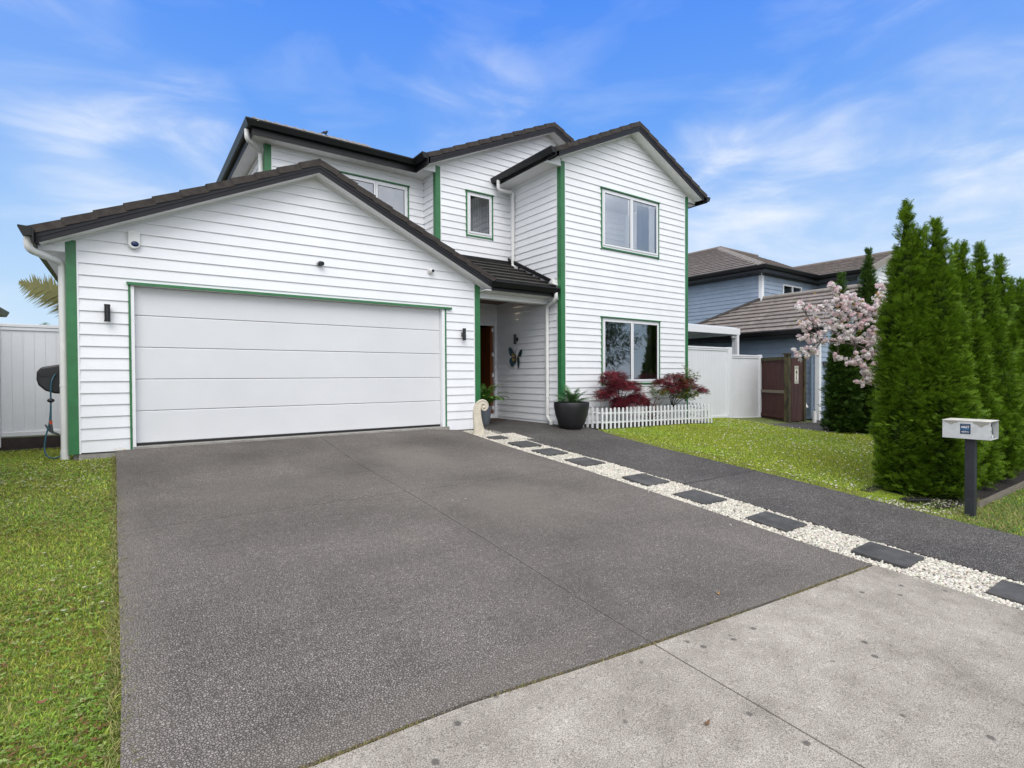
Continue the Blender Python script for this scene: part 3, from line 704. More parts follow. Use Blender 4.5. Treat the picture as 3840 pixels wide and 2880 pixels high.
# ---- windows
def window(kind, rect, y, sashes, par, name='window', dark=None, curtains=(), depth=2.4, light=False):
    """aluminium window facing -Y; rect=(x0,x1,z0,z1)"""
    x0, x1, z0, z1 = rect; f = MB(); t = .038; yo = y - .022; yi = y + .05
    f.box(x0, x1, yo, yi, z1 - t, z1); f.box(x0, x1, yo, yi, z0, z0 + t); f.box(x0, x0 + t, yo, yi, z0 + t, z1 - t); f.box(x1 - t, x1, yo, yi, z0 + t, z1 - t)
    w = f.build(name, M['alu'], par, bevel=.003)
    g = MB(); n = len(sashes)
    for i, (a, b) in enumerate(sashes):
        s = MB(); st = .045; A, B, C, D = a, b, z0 + t + .003, z1 - t - .003; ys = yo - .012
        s.box(A, B, ys, yi - .01, D - st, D); s.box(A, B, ys, yi - .01, C, C + st); s.box(A, A + st, ys, yi - .01, C + st, D - st); s.box(B - st, B, ys, yi - .01, C + st, D - st)
        so = s.build('sash', M['alu'], w, bevel=.003)
        k = MB(); gk = .008
        k.box(A + st, B - st, ys + .008, ys + .014, D - st - gk, D - st); k.box(A + st, B - st, ys + .008, ys + .014, C + st, C + st + gk); k.box(A + st, A + st + gk, ys + .008, ys + .014, C + st + gk, D - st - gk); k.box(B - st - gk, B - st, ys + .008, ys + .014, C + st + gk, D - st - gk)
        k.build('gasket', M['gasket'], w)
        p = MB(); p.add([(A + st, ys + .016, C + st), (B - st, ys + .016, C + st), (B - st, ys + .016, D - st), (A + st, ys + .016, D - st)], [(0, 1, 2, 3)])
        p.build('glass_pane', M['glass'], w)
    # green trims
    tr = MB(); tr.box(x0 - .05, x1 + .045, y - .062, y, z1 + .004, z1 + .026)
    tr.box(x0 - .036, x0 - .004, y - .034, y, z0 - .055, z1 + .003); tr.box(x1 + .004, x1 + .030, y - .034, y, z0 - .055, z1 + .003); tr.box(x0 - .003, x1 + .003, y - .040, y, z0 - .034, z0 - .004)
    tr.build('window_trim', M['green'], w)
    for cx0, cx1, cz0, cz1 in curtains:
        cu = MB(); nn = int((cx1 - cx0) / .012); vs = []
        for i in range(nn + 1):
            x = cx0 + (cx1 - cx0) * i / nn; dy = .018 * math.sin(i * 1.05) + .012 * math.sin(i * .37)
            vs += [(x, y + .16 + dy, cz0), (x + (0.0), y + .16 + dy, cz1)]
        cu.add(vs, [(2 * i, 2 * i + 2, 2 * i + 3, 2 * i + 1) for i in range(nn)]); cu.build('curtain', M['curtain'], w, smooth=True)
    # the room behind
    r = MB(); a, b, c, d = x0 - (.5 if kind == 'sm' else .9), x1 + .9, z0 - .8, z1 + .35; e = y + depth; ww = .03
    if kind == 'lo': a, b = BX0 + .1, BX1 - .1
    r.box(a, b, e, e + ww, c, d); r.box(a - ww, a, y + .06, e, c, d); 
    if kind == 'lo':
        for q in ((y + .06, 11.15, c, d), (12.2, e, c, d), (11.15, 12.2, c, .75), (11.15, 12.2, 2.2, d)): r.box(b, b + ww, *q)
    else: r.box(b, b + ww, y + .06, e, c, d)
    r.box(a, b, y + .06, e, d, d + ww); r.box(a, b, y + .06, e, c - ww, c)
    r.build('room_lining', dark or M['room'], w)
    return w
w = window('up', W_UP, BY, [(8.99, 9.937), (9.943, 10.89)], H, curtains=[(9.02, 9.16, 3.95, 5.2), (10.33, 10.80, 3.95, 5.2)], dark=M['room_light'])
mb = MB(); mb.lathe([(.05, 0), (.05, -.01)], (9.35, BY + 1.0, 5.61), 16); dl = mb.build('ceiling_downlight', emit_mat('lit_downlight', (1, .95, .85), 6), w)
pl_ = bpy.data.lights.new('downlight_glow', 'POINT'); pl_.energy = 45; pl_.shadow_soft_size = .08; pl_.color = (1, .95, .88); po_ = bpy.data.objects.new('downlight_glow', pl_); COL.objects.link(po_); po_.location = (9.35, BY + 1.0, 5.45)
w = window('sm', W_SM, MY, [(6.525, 7.14)], H, dark=M['dark_room'], curtains=[(6.62, 6.98, 4.3, 5.25)])
w = window('ul', W_UL, UY, [(3.795, 4.512), (4.518, 5.24)], H, dark=M['room_light'], curtains=())
mb = MB(); mb.box(3.8, 5.24, UY + .09, UY + .10, 4.0, 5.27); mb.build('roller_blind', mat('pale_blind', (.55, .56, .57), .8), w)
w = window('lo', W_LO, BY, [(8.99, 9.952), (9.958, 10.92)], H, dark=M['room'], depth=3.4, curtains=[(10.66, 10.88, .80, 2.2)])
mb = MB(); mb.box(12.02, 12.12, 11.15, 11.20, .75, 2.2); mb.box(12.02, 12.12, 12.15, 12.2, .75, 2.2); mb.box(12.02, 12.12, 11.20, 12.15, .75, .80); mb.box(12.02, 12.12, 11.20, 12.15, 2.15, 2.2); sw = mb.build('window', M['alu'], H)
mb = MB(); mb.add([(12.08, 11.2, .8), (12.08, 12.15, .8), (12.08, 12.15, 2.15), (12.08, 11.2, 2.15)], [(0, 1, 2, 3)]); mb.build('glass_pane', M['glass'], sw)
cushion = MB(); cushion.ball((10.12, BY + .42, .99), .24, 1, .38, .85, 16, 10)
cu = cushion.build('cushion', M['cushion'], None, smooth=True); tag(cu, 'pale blue cushion propped just inside the downstairs window, in the right-hand pane', 'cushion', 'cushions behind the downstairs window')
cushion = MB(); cushion.ball((9.72, BY + .42, .98), .22, 1, .38, .85, 16, 10)
cu = cushion.build('cushion', M['cushion'], None, smooth=True); tag(cu, 'pale blue cushion behind the left-hand pane of the downstairs window, above the red maple', 'cushion', 'cushions behind the downstairs window')

# ---- front door, ajar inwards
f = MB(); f.box(6.56, 7.70, PY_ - .03, PY_ + .07, 2.235, 2.30); f.box(7.625, 7.70, PY_ - .03, PY_ + .07, -.02, 2.235); f.box(6.56, 6.63, PY_ - .03, PY_ + .07, -.02, 2.235); f.box(6.56, 7.70, PY_ - .045, PY_ + .07, -.115, -.0)
fr = f.build('door_frame', M['alu'], H, bevel=.004)
mb = MB(); mb.box(7.545, 7.60, PY_ + .06, PY_ + .92, .012, 2.225); dr = mb.build('front_door', M['cedar'], H, bevel=.003)
mb = MB(); mb.box(7.53, 7.606, PY_ + .035, PY_ + .0595, .012, 2.225); mb.build('door_edge', M['cedar'], dr)
for z in (2.08, 1.46, .93, .10):
    mb = MB(); mb.box(7.575, 7.624, PY_ + .012, PY_ + .034, z, z + .10); mb.build('hinge', M['alu'], dr)
mb = MB(); mb.tube([(7.44, PY_ + .82, 1.02), (7.545, PY_ + .82, 1.02)], .012, 8); mb.tube([(7.45, PY_ + .82, 1.02), (7.45, PY_ + .70, 1.02)], .011, 8); mb.build('handle', M['steel'], dr)
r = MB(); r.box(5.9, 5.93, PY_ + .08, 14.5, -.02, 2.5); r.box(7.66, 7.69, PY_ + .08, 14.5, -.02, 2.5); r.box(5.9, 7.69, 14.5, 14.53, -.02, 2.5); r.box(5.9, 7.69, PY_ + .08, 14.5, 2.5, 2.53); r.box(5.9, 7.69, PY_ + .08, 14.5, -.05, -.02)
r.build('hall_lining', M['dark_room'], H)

# ================================================================ things fixed to the house
def wall_lamp(loc, label, ax, tilt=0):
    t = empty('wall_lamp', loc, label, 'wall lamp', 'black cylinder wall lamps')
    x, y, z = loc; o = Vector((0, -1, 0)) if ax == 'y' else Vector((-1, 0, 0)); c = Vector(loc) + o * .075
    b = MB(); b.lathe([(.030, -.118), (.036, -.118), (.036, -.10), (.034, -.098), (.034, .098), (.036, .10), (.036, .118), (.030, .118)], c, 24); b.build('lamp_body', M['black'], t, smooth=True)
    k = MB()
    if ax == 'y': k.box(x - .025, x + .025, y - .05, y - .001, z - .04, z + .04)
    else: k.box(x - .05, x - .001, y - .03, y + .03, z - .045, z + .045)
    k.build('bracket', M['black'], t)
    l = MB(); l.lathe([(.028, -.1195), (.028, -.119)], c, 20); l.build('lamp_lens', mat('frosted_lens', (.5, .45, .38), .4), t)
    return t
wall_lamp((-.218, GY - .014, 1.845), 'black cylinder wall lamp left of the garage door', 'y')
wall_lamp((5.435, GY - .014, 1.785), 'black cylinder wall lamp between the garage door and the porch', 'y')
pl = wall_lamp((BX0 - .012, 10.56, 1.845), 'black cylinder wall lamp in the porch casting a beam up the boards', 'x')
sp = bpy.data.lights.new('porch_lamp_beam', 'SPOT'); sp.energy = 7; sp.spot_size = R(46); sp.spot_blend = .6; sp.color = (1, .82, .55); sp.shadow_soft_size = .012
so = bpy.data.objects.new('porch_lamp_beam', sp); COL.objects.link(so); so.location = (BX0 - .087, 10.56, 1.972); so.rotation_euler = (R(180), 0, 0); so.rotation_euler = (R(180), R(-7), 0)

t = empty('alarm_siren', (.095, GY, 2.90), 'white alarm siren box with a blue round lens under the left gable rake', 'alarm siren')
b = MB(); pr = [(-.072, .13), (.072, .13), (.072, -.06)] + [(.072 * math.cos(a), -.06 - .072 * math.sin(a)) for a in np.linspace(0, math.pi, 14)][1:-1] + [(-.072, -.06)]
b.prism([(.095 + u, GY - .012, 2.90 + v) for u, v in pr], (0, -.065, 0)); b.build('siren_case', M['pvc'], t, bevel=.012)
b = MB(); b.ball((.105, GY - .072, 2.835), .048, 1, .5, .82, 20, 12); b.build('siren_lens', M['blue_lens'], t, smooth=True)

t = empty('security_camera', (2.65, GY, 2.86), 'black security camera above the middle of the garage door', 'security camera', 'small cameras on the gable')
b = MB(); b.tube([(2.64, GY - .004, 2.868), (2.64, GY - .03, 2.868)], .042, 16); b.build('camera_base', M['steel'], t, smooth=True)
b = MB(); b.ball((2.665, GY - .065, 2.862), .043, 1, 1, 1, 16, 10); b.tube([(2.665, GY - .075, 2.862), (2.685, GY - .115, 2.857)], .034, 16); b.build('camera_body', M['black_plastic'], t, smooth=True)
t = empty('security_camera', (4.74, GY, 2.96), 'white dome security camera under the right gable rake', 'security camera', 'small cameras on the gable')
b = MB(); b.tube([(4.72, GY - .004, 2.955), (4.72, GY - .03, 2.955)], .055, 18); b.build('camera_base', M['pvc'], t, smooth=True)
b = MB(); b.ball((4.735, GY - .065, 2.965), .050, 1, 1, 1, 18, 12); b.build('camera_body', M['pvc'], t, smooth=True)
b = MB(); b.tube([(4.735, GY - .08, 2.965), (4.747, GY - .122, 2.962)], .026, 16); b.build('camera_lens', M['black'], t, smooth=True)

# ---- vent pipe on middle gable
mb = MB(); mb.tube([(7.78 + .0, MY, 5.98), (7.78, MY - .10, 5.98)], .028, 12); mb.build('vent_pipe', M['pvc'], H, smooth=True)

# ---- hose reel on the garage side wall
t = empty('hose_reel', (GX0, 9.75, .94), 'black wall-mounted hose reel with a teal hose hanging in a loop beside the garage corner', 'hose reel')
HX = lambda u: GX0 - .02 - u
b = MB(); prof = [(0.0, .395), (.13, .40), (.30, .365), (.345, .30), (.35, .20), (.33, .12), (.26, .045), (.16, .005), (0, 0)]
b.prism([(HX(u), 9.56, .74 + v) for u, v in prof], (0, .36, 0)); b.build('reel_case', M['black_plastic'], t, bevel=.025)
b = MB(); b.prism([(HX(u), 9.556, .74 + v) for u, v in [(.12, .29), (.31, .285), (.325, .265), (.31, .24), (.12, .245), (.105, .268)]], (0, -.006, 0)); b.build('hose_slot', M['gasket'], t)
HP = [(-.80, 9.545, 1.01), (-.835, 9.49, .93), (-.845, 9.47, .80), (-.845, 9.47, .62), (-.85, 9.47, .50), (-.86, 9.46, .36), (-.895, 9.44, .20), (-.915, 9.42, .06), (-.905, 9.40, -.05), (-.86, 9.38, -.105), (-.80, 9.38, -.115), (-.745, 9.40, -.09), (-.70, 9.46, -.03), (-.67, 9.52, .02)]
b = MB(); b.tube(smooth_path(HP, .05), .0095, 10); b.build('hose', M['hose'], t, smooth=True)
b = MB(); b.tube([(-.845, 9.47, .62), (-.847, 9.47, .35), (-.85, 9.465, .335)], .0095, 10); b.build('hose', M['hose'], t, smooth=True)
b = MB(); b.ball((-.845, 9.47, .655), .036, 1.1, 1, .8, 16, 10); b.build('hose_stop', M['black_plastic'], t, smooth=True)
b = MB(); b.tube([(-.849, 9.463, .385), (-.849, 9.463, .34)], .018, 12); no = b.build('spray_nozzle', M['orange'], t, smooth=True)
b = MB(); b.tube([(-.849, 9.463, .34), (-.845, 9.463, .27), (-.83, 9.463, .225)], [.017, .02, .014], 12); b.tube([(-.905, 9.463, .335), (-.87, 9.463, .26), (-.83, 9.463, .225), (-.765, 9.463, .195)], [.009, .013, .016, .012], 10); b.build('nozzle_grip', M['grey_plastic'], no, smooth=True)

# ---- metal butterfly on the porch wall  (wall faces -X)
t = empty('butterfly_ornament', (BX0, 10.57, 1.40), 'blue and gold metal butterfly ornament on the porch side wall', 'wall ornament')
def wing(pts, o0, o1, m, name, sc=1):
    # pts in (right, up): right = -Y ; o0 at hinge, o1 away from the wall at tip
    c = [(0, 0)]
    b = MB(); mx = max(abs(p[0]) for p in pts)
    P = [Vector((BX0 - (o0 + (o1 - o0) * abs(u) / mx), 10.575 - u, 1.40 + v)) for u, v in pts]
    b.add(P + [p + Vector((.004, 0, 0)) for p in P], [tuple(range(len(P))), tuple(range(2 * len(P) - 1, len(P) - 1, -1))] + [(i, (i + 1) % len(P), len(P) + (i + 1) % len(P), len(P) + i) for i in range(len(P))])
    b.build(name, m, t)
def shrink(pts, k):
    cx = sum(p[0] for p in pts) / len(pts); cy = sum(p[1] for p in pts) / len(pts); return [(cx + (u - cx) * k, cy + (v - cy) * k) for u, v in pts]
UL = [(-.02, .03), (-.07, .10), (-.13, .19), (-.20, .26), (-.255, .27), (-.27, .22), (-.25, .13), (-.22, .06), (-.15, .03), (-.08, .02)]
LL = [(-.02, .02), (-.10, .02), (-.17, .02), (-.22, -.03), (-.24, -.09), (-.21, -.13), (-.19, -.19), (-.14, -.22), (-.09, -.19), (-.05, -.12)]
UR = [(-u * .95, v * .72) for u, v in UL]; LR = [(.02, .02), (.08, .0), (.14, -.03), (.16, -.09), (.14, -.17), (.115, -.25), (.09, -.27), (.065, -.22), (.05, -.12)]
for pts, nm in ((UL, 'upper_wing'), (LL, 'lower_wing'), (UR, 'upper_wing'), (LR, 'lower_wing')):
    k_ = .55 if pts in (UR, LR) else 1
    wing(pts, .03, .03 + .05 * k_, M['wing_dark'], nm + '_rim'); wing([(u * .995, v) for u, v in shrink(pts, .86)], .036, .036 + .05 * k_, M['wing'], nm)
    wing([(u * .55, v * .45) for u, v in shrink(pts, .8)], .042, .042 + .04 * k_, M['wing_gold'], nm + '_marking')
b = MB(); b.tube([(BX0 - .06, 10.575, 1.47), (BX0 - .065, 10.575, 1.40), (BX0 - .06, 10.575, 1.27)], [.010, .020, .008], 10); b.build('body', M['wing_dark'], t, smooth=True)
for s_ in (-1, 1):
    b = MB(); b.tube(smooth_path([(BX0 - .06, 10.575 - s_ * .005, 1.46), (BX0 - .07, 10.575 - s_ * .03, 1.56), (BX0 - .085, 10.575 - s_ * .06 - .02, 1.635), (BX0 - .085, 10.575 - s_ * .075 - .02, 1.63)], .03), .003, 6); b.build('antenna', M['wing_dark'], t)

# ---- bird on the roof
t = empty('bird', (3.86, 12.95, 6.62), 'small dark bird perched on the upper roof slope', 'bird')
BS = lambda p: tuple(q + (r_ - q) * .45 for q, r_ in zip((3.86, 12.95, 6.66), p))
b = MB(); b.ball((3.86, 12.95, 6.80), .09, 1.3, .8, .8, 14, 10); b.ball((3.95, 12.93, 6.87), .05, 1, 1, 1, 12, 8); b.tube([(3.78, 12.97, 6.79), (3.66, 13.0, 6.74)], [.05, .02], 8); b.tube([(3.98, 12.93, 6.87), (4.04, 12.92, 6.865)], [.02, .004], 8)
b.tube([(3.87, 12.93, 6.74), (3.87, 12.93, 6.64)], .01, 6); b.tube([(3.89, 12.98, 6.74), (3.89, 12.98, 6.64)], .01, 6); b.v = [BS(p) for p in b.v]; b.build('bird_body', M['bird'], t, smooth=True)
# ================================================================ GROUND
xs = list(np.linspace(-60, -4, 8)) + list(np.linspace(-3, 20, 47)) + list(np.linspace(24, 160, 12))
gy = [y for y in list(np.linspace(-60, -5, 8)) + list(np.linspace(-4.5, 16, 42)) + list(np.linspace(20, 40, 4)) + [80, 160, 300]]
V = [(x, y, float(gz(x, y)) - .035) for x in xs for y in gy]; n = len(gy)
mb = MB(); mb.add(V, [(i * n + j, (i + 1) * n + j, (i + 1) * n + j + 1, i * n + j + 1) for i in range(len(xs) - 1) for j in range(n - 1)])
o = mb.build('ground', M['soil'], None, smooth=True); o['kind'] = 'structure'
def edge(x):   # joint between the private drive and the public crossing
    return float(np.interp(x, [-.1, .6, 1.3, 2.1, 2.6, 4, 5.27], [2.40, 2.32, 2.31, 2.22, 2.17, 2.06, 1.97]))
DX0 = lambda: -.10
mb = MB()
for a, b in ((-.10, 2.597), (2.603, 5.27)):
    xs_ = list(np.linspace(a, b, 14))
    sheet(None, xs_, lambda x: edge(x) + .012, lambda x: 5.7175, None, mb=mb, thick=.08, ny=24)
    sheet(None, xs_, lambda x: 5.7225, lambda x: 9.215, None, mb=mb, thick=.08, ny=20, dz=0)
exl = lambda y: float(np.interp(y, [2.4, 3.25, 4.14, 5.69, 9.4], [-.045, -.045, -.06, -.09, -.145]))
# the lawn edge runs slightly askew; lift near the garage threshold
for i, p in enumerate(mb.v):
    x, y, z = p; x = x + (exl(y) + .10) * max(0, 1 - (x + .10) / .6); k = np.clip((y - 7.4) / 1.8, 0, 1) * np.clip((5.6 - x) / 1.0, 0, 1) * .075; mb.v[i] = (x, y, z + float(k))
o = mb.build('driveway', M['aggregate'], None); o['kind'] = 'structure'
mb = MB()
for a, b in ((-.6, 2.594), (2.606, 5.27)):
    sheet(None, list(np.linspace(a, b, 14)), lambda x: -3.2, lambda x: edge(x) - .012, None, mb=mb, thick=.08, ny=20)
o = mb.build('vehicle_crossing', M['concrete'], None); o['kind'] = 'structure'
o = sheet('road', [-60, 60], -14, -3.6, M['asphalt'], dz=-.03, kind='structure')
o = sheet('kerb', [-60, 60], -3.6, -3.25, M['plinth'], dz=.02, kind='structure')
pr = lambda y: float(np.interp(y, [-3, 1.5, 2.6, 6, 7.3, 8.25], [7.5, 7.55, 7.64, 7.68, 7.86, 8.06]))
# path: columns in y so that its right edge can bend
mb = MB(); ys = list(np.linspace(-3.2, 4.44, 20)) + list(np.linspace(4.45, 8.02, 12)); vs = []
for y in ys:
    for k in range(6):
        x = 5.97 + (pr(y) - 5.97) * k / 5; vs.append((x, y, float(gz(x, y))))
m_ = len(vs); vs += [(x, y, z - .08) for x, y, z in vs]; fs = []
for j in range(len(ys) - 1):
    if abs(ys[j] - 4.44) < 1e-6: continue
    for k in range(5): fs.append((j * 6 + k, j * 6 + k + 1, (j + 1) * 6 + k + 1, (j + 1) * 6 + k))
    fs.append((j * 6, (j + 1) * 6, m_ + (j + 1) * 6, m_ + j * 6)); fs.append(((j + 1) * 6 + 5, j * 6 + 5, m_ + j * 6 + 5, m_ + (j + 1) * 6 + 5))
mb.add(vs, fs); o = mb.build('footpath', M['aggregate_path'], None); o['kind'] = 'structure'
mb = MB(); sheet(None, [6.17, 7.0, 8.06], 8.02, 9.0, None, mb=mb, ny=10); sheet(None, [5.84, 6.17], 8.6, 9.0, None, mb=mb, ny=4); sheet(None, [5.84, 7.70], 9.0, 11.46, None, mb=mb, ny=8)
o = mb.build('porch_floor', M['aggregate_path'], None); o['kind'] = 'structure'
o = sheet('gravel_bed', [5.275, 5.965], -3.2, 9.3, M['gravel_bed'], dz=-.022, kind='structure', ny=40)
o = sheet('garden_bed', [8.06, 9, 10, 11, 12.0], lambda x: 8.34 - .06 * (x - 8), 8.96, M['mulch'], dz=-.01, kind='structure', ny=6)
o = sheet('hedge_bed', [8.12, 9, 12, 16, 24], lambda x: 2.30 if x < 9 else 2.10, 3.2, M['mulch'], dz=-.018, kind='structure', ny=6)
o = sheet('neighbour_driveway', [13.9, 15, 16, 18, 22], 6.2, 7.8, M['aggregate_path'], dz=-.02, kind='structure', ny=6)
o = sheet('side_soil', [-5, -3, -.7], 10.9, 11.5, M['mulch'], dz=-.02, kind='structure', ny=4)

# stepping stones
for i, yc in enumerate([8.25, 7.53, 6.80, 5.98, 4.83, 3.97, 3.03, 2.0, 1.02]):
    wds = ['in front of the cream scroll sculpture', 'second nearest the porch', 'third from the porch', 'beside the cross joint of the driveway', 'midway along the strip', 'sixth from the porch', 'closest above the driveway corner', 'beside the corner of the pale concrete crossing', 'nearest the street, cut by the right edge of the photo']
    x0, x1 = (5.38, 5.72) if i == 0 else (5.41 + .02 * math.sin(i * 2), 5.84 + .02 * math.sin(i * 2)); h = (.13 if i == 0 else .225); mb = MB(); zt = .016
    c = [(x0, yc - h), (x1, yc - h + .01 * math.sin(i)), (x1, yc + h), (x0, yc + h - .01 * math.cos(i))]
    P = [(x, y, float(gz(x, y)) + zt) for x, y in c]; mb.prism([(a, b, d - .045) for a, b, d in P], (0, 0, .045))
    o = mb.build('stepping_stone', M['paver'], None, bevel=.006); tag(o, f'square charcoal stepping stone {wds[i]}', 'stepping stone', 'stepping stones in the pebble strip')

# loose white pebbles
def pebbles(name, pts, s0, s1, colr, label=None):
    ico = np.array([(0, 0, 1), (.894, 0, .447), (.276, .851, .447), (-.724, .526, .447), (-.724, -.526, .447), (.276, -.851, .447), (.724, .526, -.447), (-.276, .851, -.447), (-.894, 0, -.447), (-.276, -.851, -.447), (.724, -.526, -.447), (0, 0, -1)])
    fc = np.array([(0, 1, 2), (0, 2, 3), (0, 3, 4), (0, 4, 5), (0, 5, 1), (1, 6, 2), (2, 7, 3), (3, 8, 4), (4, 9, 5), (5, 10, 1), (6, 7, 2), (7, 8, 3), (8, 9, 4), (9, 10, 5), (10, 6, 1), (11, 7, 6), (11, 8, 7), (11, 9, 8), (11, 10, 9), (11, 6, 10)])
    n = len(pts); s = rng.uniform(s0, s1, (n, 1, 1)); sc3 = np.stack([rng.uniform(.8, 1.3, n), rng.uniform(.6, 1, n), rng.uniform(.45, .8, n)], 1)[:, None, :]
    v = ico[None] * sc3 * s; a = rng.uniform(0, 2 * math.pi, n); ca, sa = np.cos(a)[:, None], np.sin(a)[:, None]
    x = v[..., 0] * ca - v[..., 1] * sa; y = v[..., 0] * sa + v[..., 1] * ca; tl = rng.normal(0, .35, n)[:, None]; z = v[..., 2] + x * tl
    V = np.stack([x, y, z], -1) + pts[:, None, :]
    F = (fc[None] + (np.arange(n) * 12)[:, None, None]).reshape(-1, 3)
    c = np.array(colr)[None] * rng.uniform(.6, 1.12, (n, 1)) * (1 + rng.normal(0, .03, (n, 3))); c = np.clip(c, 0, .85)
    return npmesh(name, V.reshape(-1, 3), F, M['pebble'], np.repeat(c, 12, 0), smooth=True)
def scatter(n, x0, x1, y0, y1, dz=0): 
    x = rng.uniform(x0, x1, n); y = rng.uniform(y0, y1, n); return np.stack([x, y, gz(x, y) + dz], 1)
P = np.concatenate([scatter(19000, 5.285, 5.955, -.2, 6.2, -.012), scatter(6500, 5.285, 5.96, 6.2, 9.25, -.012), scatter(900, 5.96, 6.15, 7.9, 8.6, -.012)])
P[:, 2] += rng.uniform(-.004, .008, len(P))
ok = np.ones(len(P), bool)
for i, yc in enumerate([8.25, 7.53, 6.80, 5.98, 4.83, 3.97, 3.03, 2.0, 1.02]):
    h = .13 if i == 0 else .225; ok &= ~((np.abs(P[:, 1] - yc) < h - .004) & (P[:, 0] > 5.405) & (P[:, 0] < (5.71 if i == 0 else 5.835)))
P = P[ok]
o = pebbles('white_pebbles', P, .009, .0175, (.66, .62, .53)); tag(o, kind='stuff', label='white pebbles filling the strip beside the driveway', cat='pebbles')
st = np.array([(x, y, float(gz(x, y)) + .005) for x, y in [(2.9, 5.2), (2.95, 5.15), (3.05, 5.18), (4.1, 4.35), (5.2, 4.4), (3.9, 3.2), (5.05, 3.2)]])
sp_ = np.concatenate([scatter(90, 7.66, 7.95, 2.35, 3.0, -.01), scatter(110, 7.7, 8.7, 2.12, 2.5, -.01)])
o = pebbles('spilt_pebbles', np.concatenate([st, sp_]), .007, .013, (.62, .58, .5)); tag(o, kind='stuff', label='scattered pale pebbles on the drive and by the hedge', cat='pebbles')

# ---- grass
def blades(P, h0, h1, w, cols, lean=.9):
    n = len(P); a = rng.uniform(0, 2 * math.pi, n); h = rng.uniform(h0, h1, n); ln = rng.uniform(.15, lean, n) * h; d = np.stack([np.cos(a), np.sin(a), np.zeros(n)], 1)
    b = a + math.pi / 2 + rng.normal(0, .5, n); sd = np.stack([np.cos(b), np.sin(b), np.zeros(n)], 1) * (w * rng.uniform(.7, 1.3, n))[:, None] / 2
    z = np.array([0, 0, 1.])
    m = P + d * (ln * .35)[:, None] + z * (h * .6)[:, None]; t = P + d * ln[:, None] + z * (h * rng.uniform(.75, 1, n))[:, None]
    V = np.stack([P - sd, P + sd, m - sd * .8, m + sd * .8, t], 1).reshape(-1, 3)
    F = (np.array([(0, 1, 3), (0, 3, 2), (2, 3, 4)])[None] + (np.arange(n) * 5)[:, None, None]).reshape(-1, 3)
    c = np.array(cols)[rng.integers(0, len(cols), n)] * rng.uniform(.75, 1.25, (n, 1))
    return V, F, np.repeat(c, 5, 0)
def broad(P, s, cols):
    """small three-lobed clover / daisy leaves lying near flat"""
    n = len(P); a = rng.uniform(0, 2 * math.pi, n); V = []; h = rng.uniform(.008, .03, n)
    for k in range(3):
        b = a + k * 2.094; d = np.stack([np.cos(b), np.sin(b), rng.uniform(-.1, .5, n)], 1); e = np.stack([-np.sin(b), np.cos(b), np.zeros(n)], 1); ss = (s * rng.uniform(.6, 1.3, n))[:, None]
        c0 = P + np.stack([np.zeros(n), np.zeros(n), h], 1)
        V += [c0, c0 + d * ss * .6 + e * ss * .42, c0 + d * ss, c0 + d * ss * .6 - e * ss * .42]
    V = np.stack(V, 1).reshape(-1, 3)
    F = (np.array([(0, 1, 2), (0, 2, 3), (4, 5, 6), (4, 6, 7), (8, 9, 10), (8, 10, 11)])[None] + (np.arange(n) * 12)[:, None, None]).reshape(-1, 3)
    c = np.array(cols)[rng.integers(0, len(cols), n)] * rng.uniform(.8, 1.25, (n, 1)); return V, F, np.repeat(c, 12, 0)
G = [(0.229, 0.384, 0.04), (0.309, 0.475, 0.054), (0.171, 0.303, 0.032), (0.435, 0.507, 0.1), (0.366, 0.426, 0.064)]
DRY = [(0.39, 0.351, 0.143), (0.312, 0.299, 0.104)]
def patchy(P, k=1.3, ph=0):
    x, y = P[:, 0], P[:, 1]; return .5 + .25 * np.sin(x * 1.9 * k + 1.3 * np.sin(y * 1.7 * k + ph)) + .25 * np.sin(y * 2.7 * k + 1.7 * np.cos(x * 2.3 * k + ph))
def join(name, parts, label):
    V = []; F = []; C = []; o = 0
    for v, f, c in parts: V.append(v); F.append(f + o); C.append(c); o += len(v)
    ob = npmesh(name, np.concatenate(V), np.concatenate(F), M['grass'], np.concatenate(C)); tag(ob, kind='stuff', label=label, cat='grass'); return ob
def tint(part, P, k, amt=.35):
    v, f, c = part; n = len(P); r = len(c) // n; q = np.repeat(patchy(P, k), r)[:, None]; y = np.array([1.45, 1.15, 1.1]); return v, f, c * (1 - amt * .5 + amt * q) * (1 + (y - 1) * (1 - q) * .6)
def left_pts(n, y0, y1, x0=-3.2):
    P = scatter(n, x0, -.085, y0, y1, -.036); e = P[:, 0] > -.13; return P
parts = []
for n, y0, y1, x0, h0, h1, w in ((46000, 2.0, 4.2, -1.3, .012, .028, .0042), (36000, 4.2, 6.6, -1.6, .013, .03, .005), (38000, 6.6, 11.1, -2.2, .015, .035, .0065), (16000, 1.5, 11, -5, .02, .05, .009)):
    P = scatter(n, x0, -.088, y0, y1, -.036); P = P[~((P[:, 0] > GX0 + .03) & (P[:, 1] > 9.26))]; P[:, 0] += np.interp(P[:, 1], [2.4, 4.14, 5.69, 9.4], [.055, .04, .01, -.045]) * np.clip((P[:, 0] + 1.6) / 1.0, 0, 1); parts.append(tint(blades(P, h0, h1, w, G + [DRY[1]], 1.7), P, 1.5, .22))
for n, y0, y1, s in ((9000, 2.0, 4.6, .016), (7000, 4.6, 9, .018)):
    P = scatter(n, -1.5, -.1, y0, y1, -.03); P = P[patchy(P, 1.1, 2) + rng.normal(0, .28, len(P)) > .5]; parts.append(tint(broad(P, s, [(.15, .29, .035), (.20, .36, .055), (.27, .38, .12), (.20, .12, .05)]), P, 2))
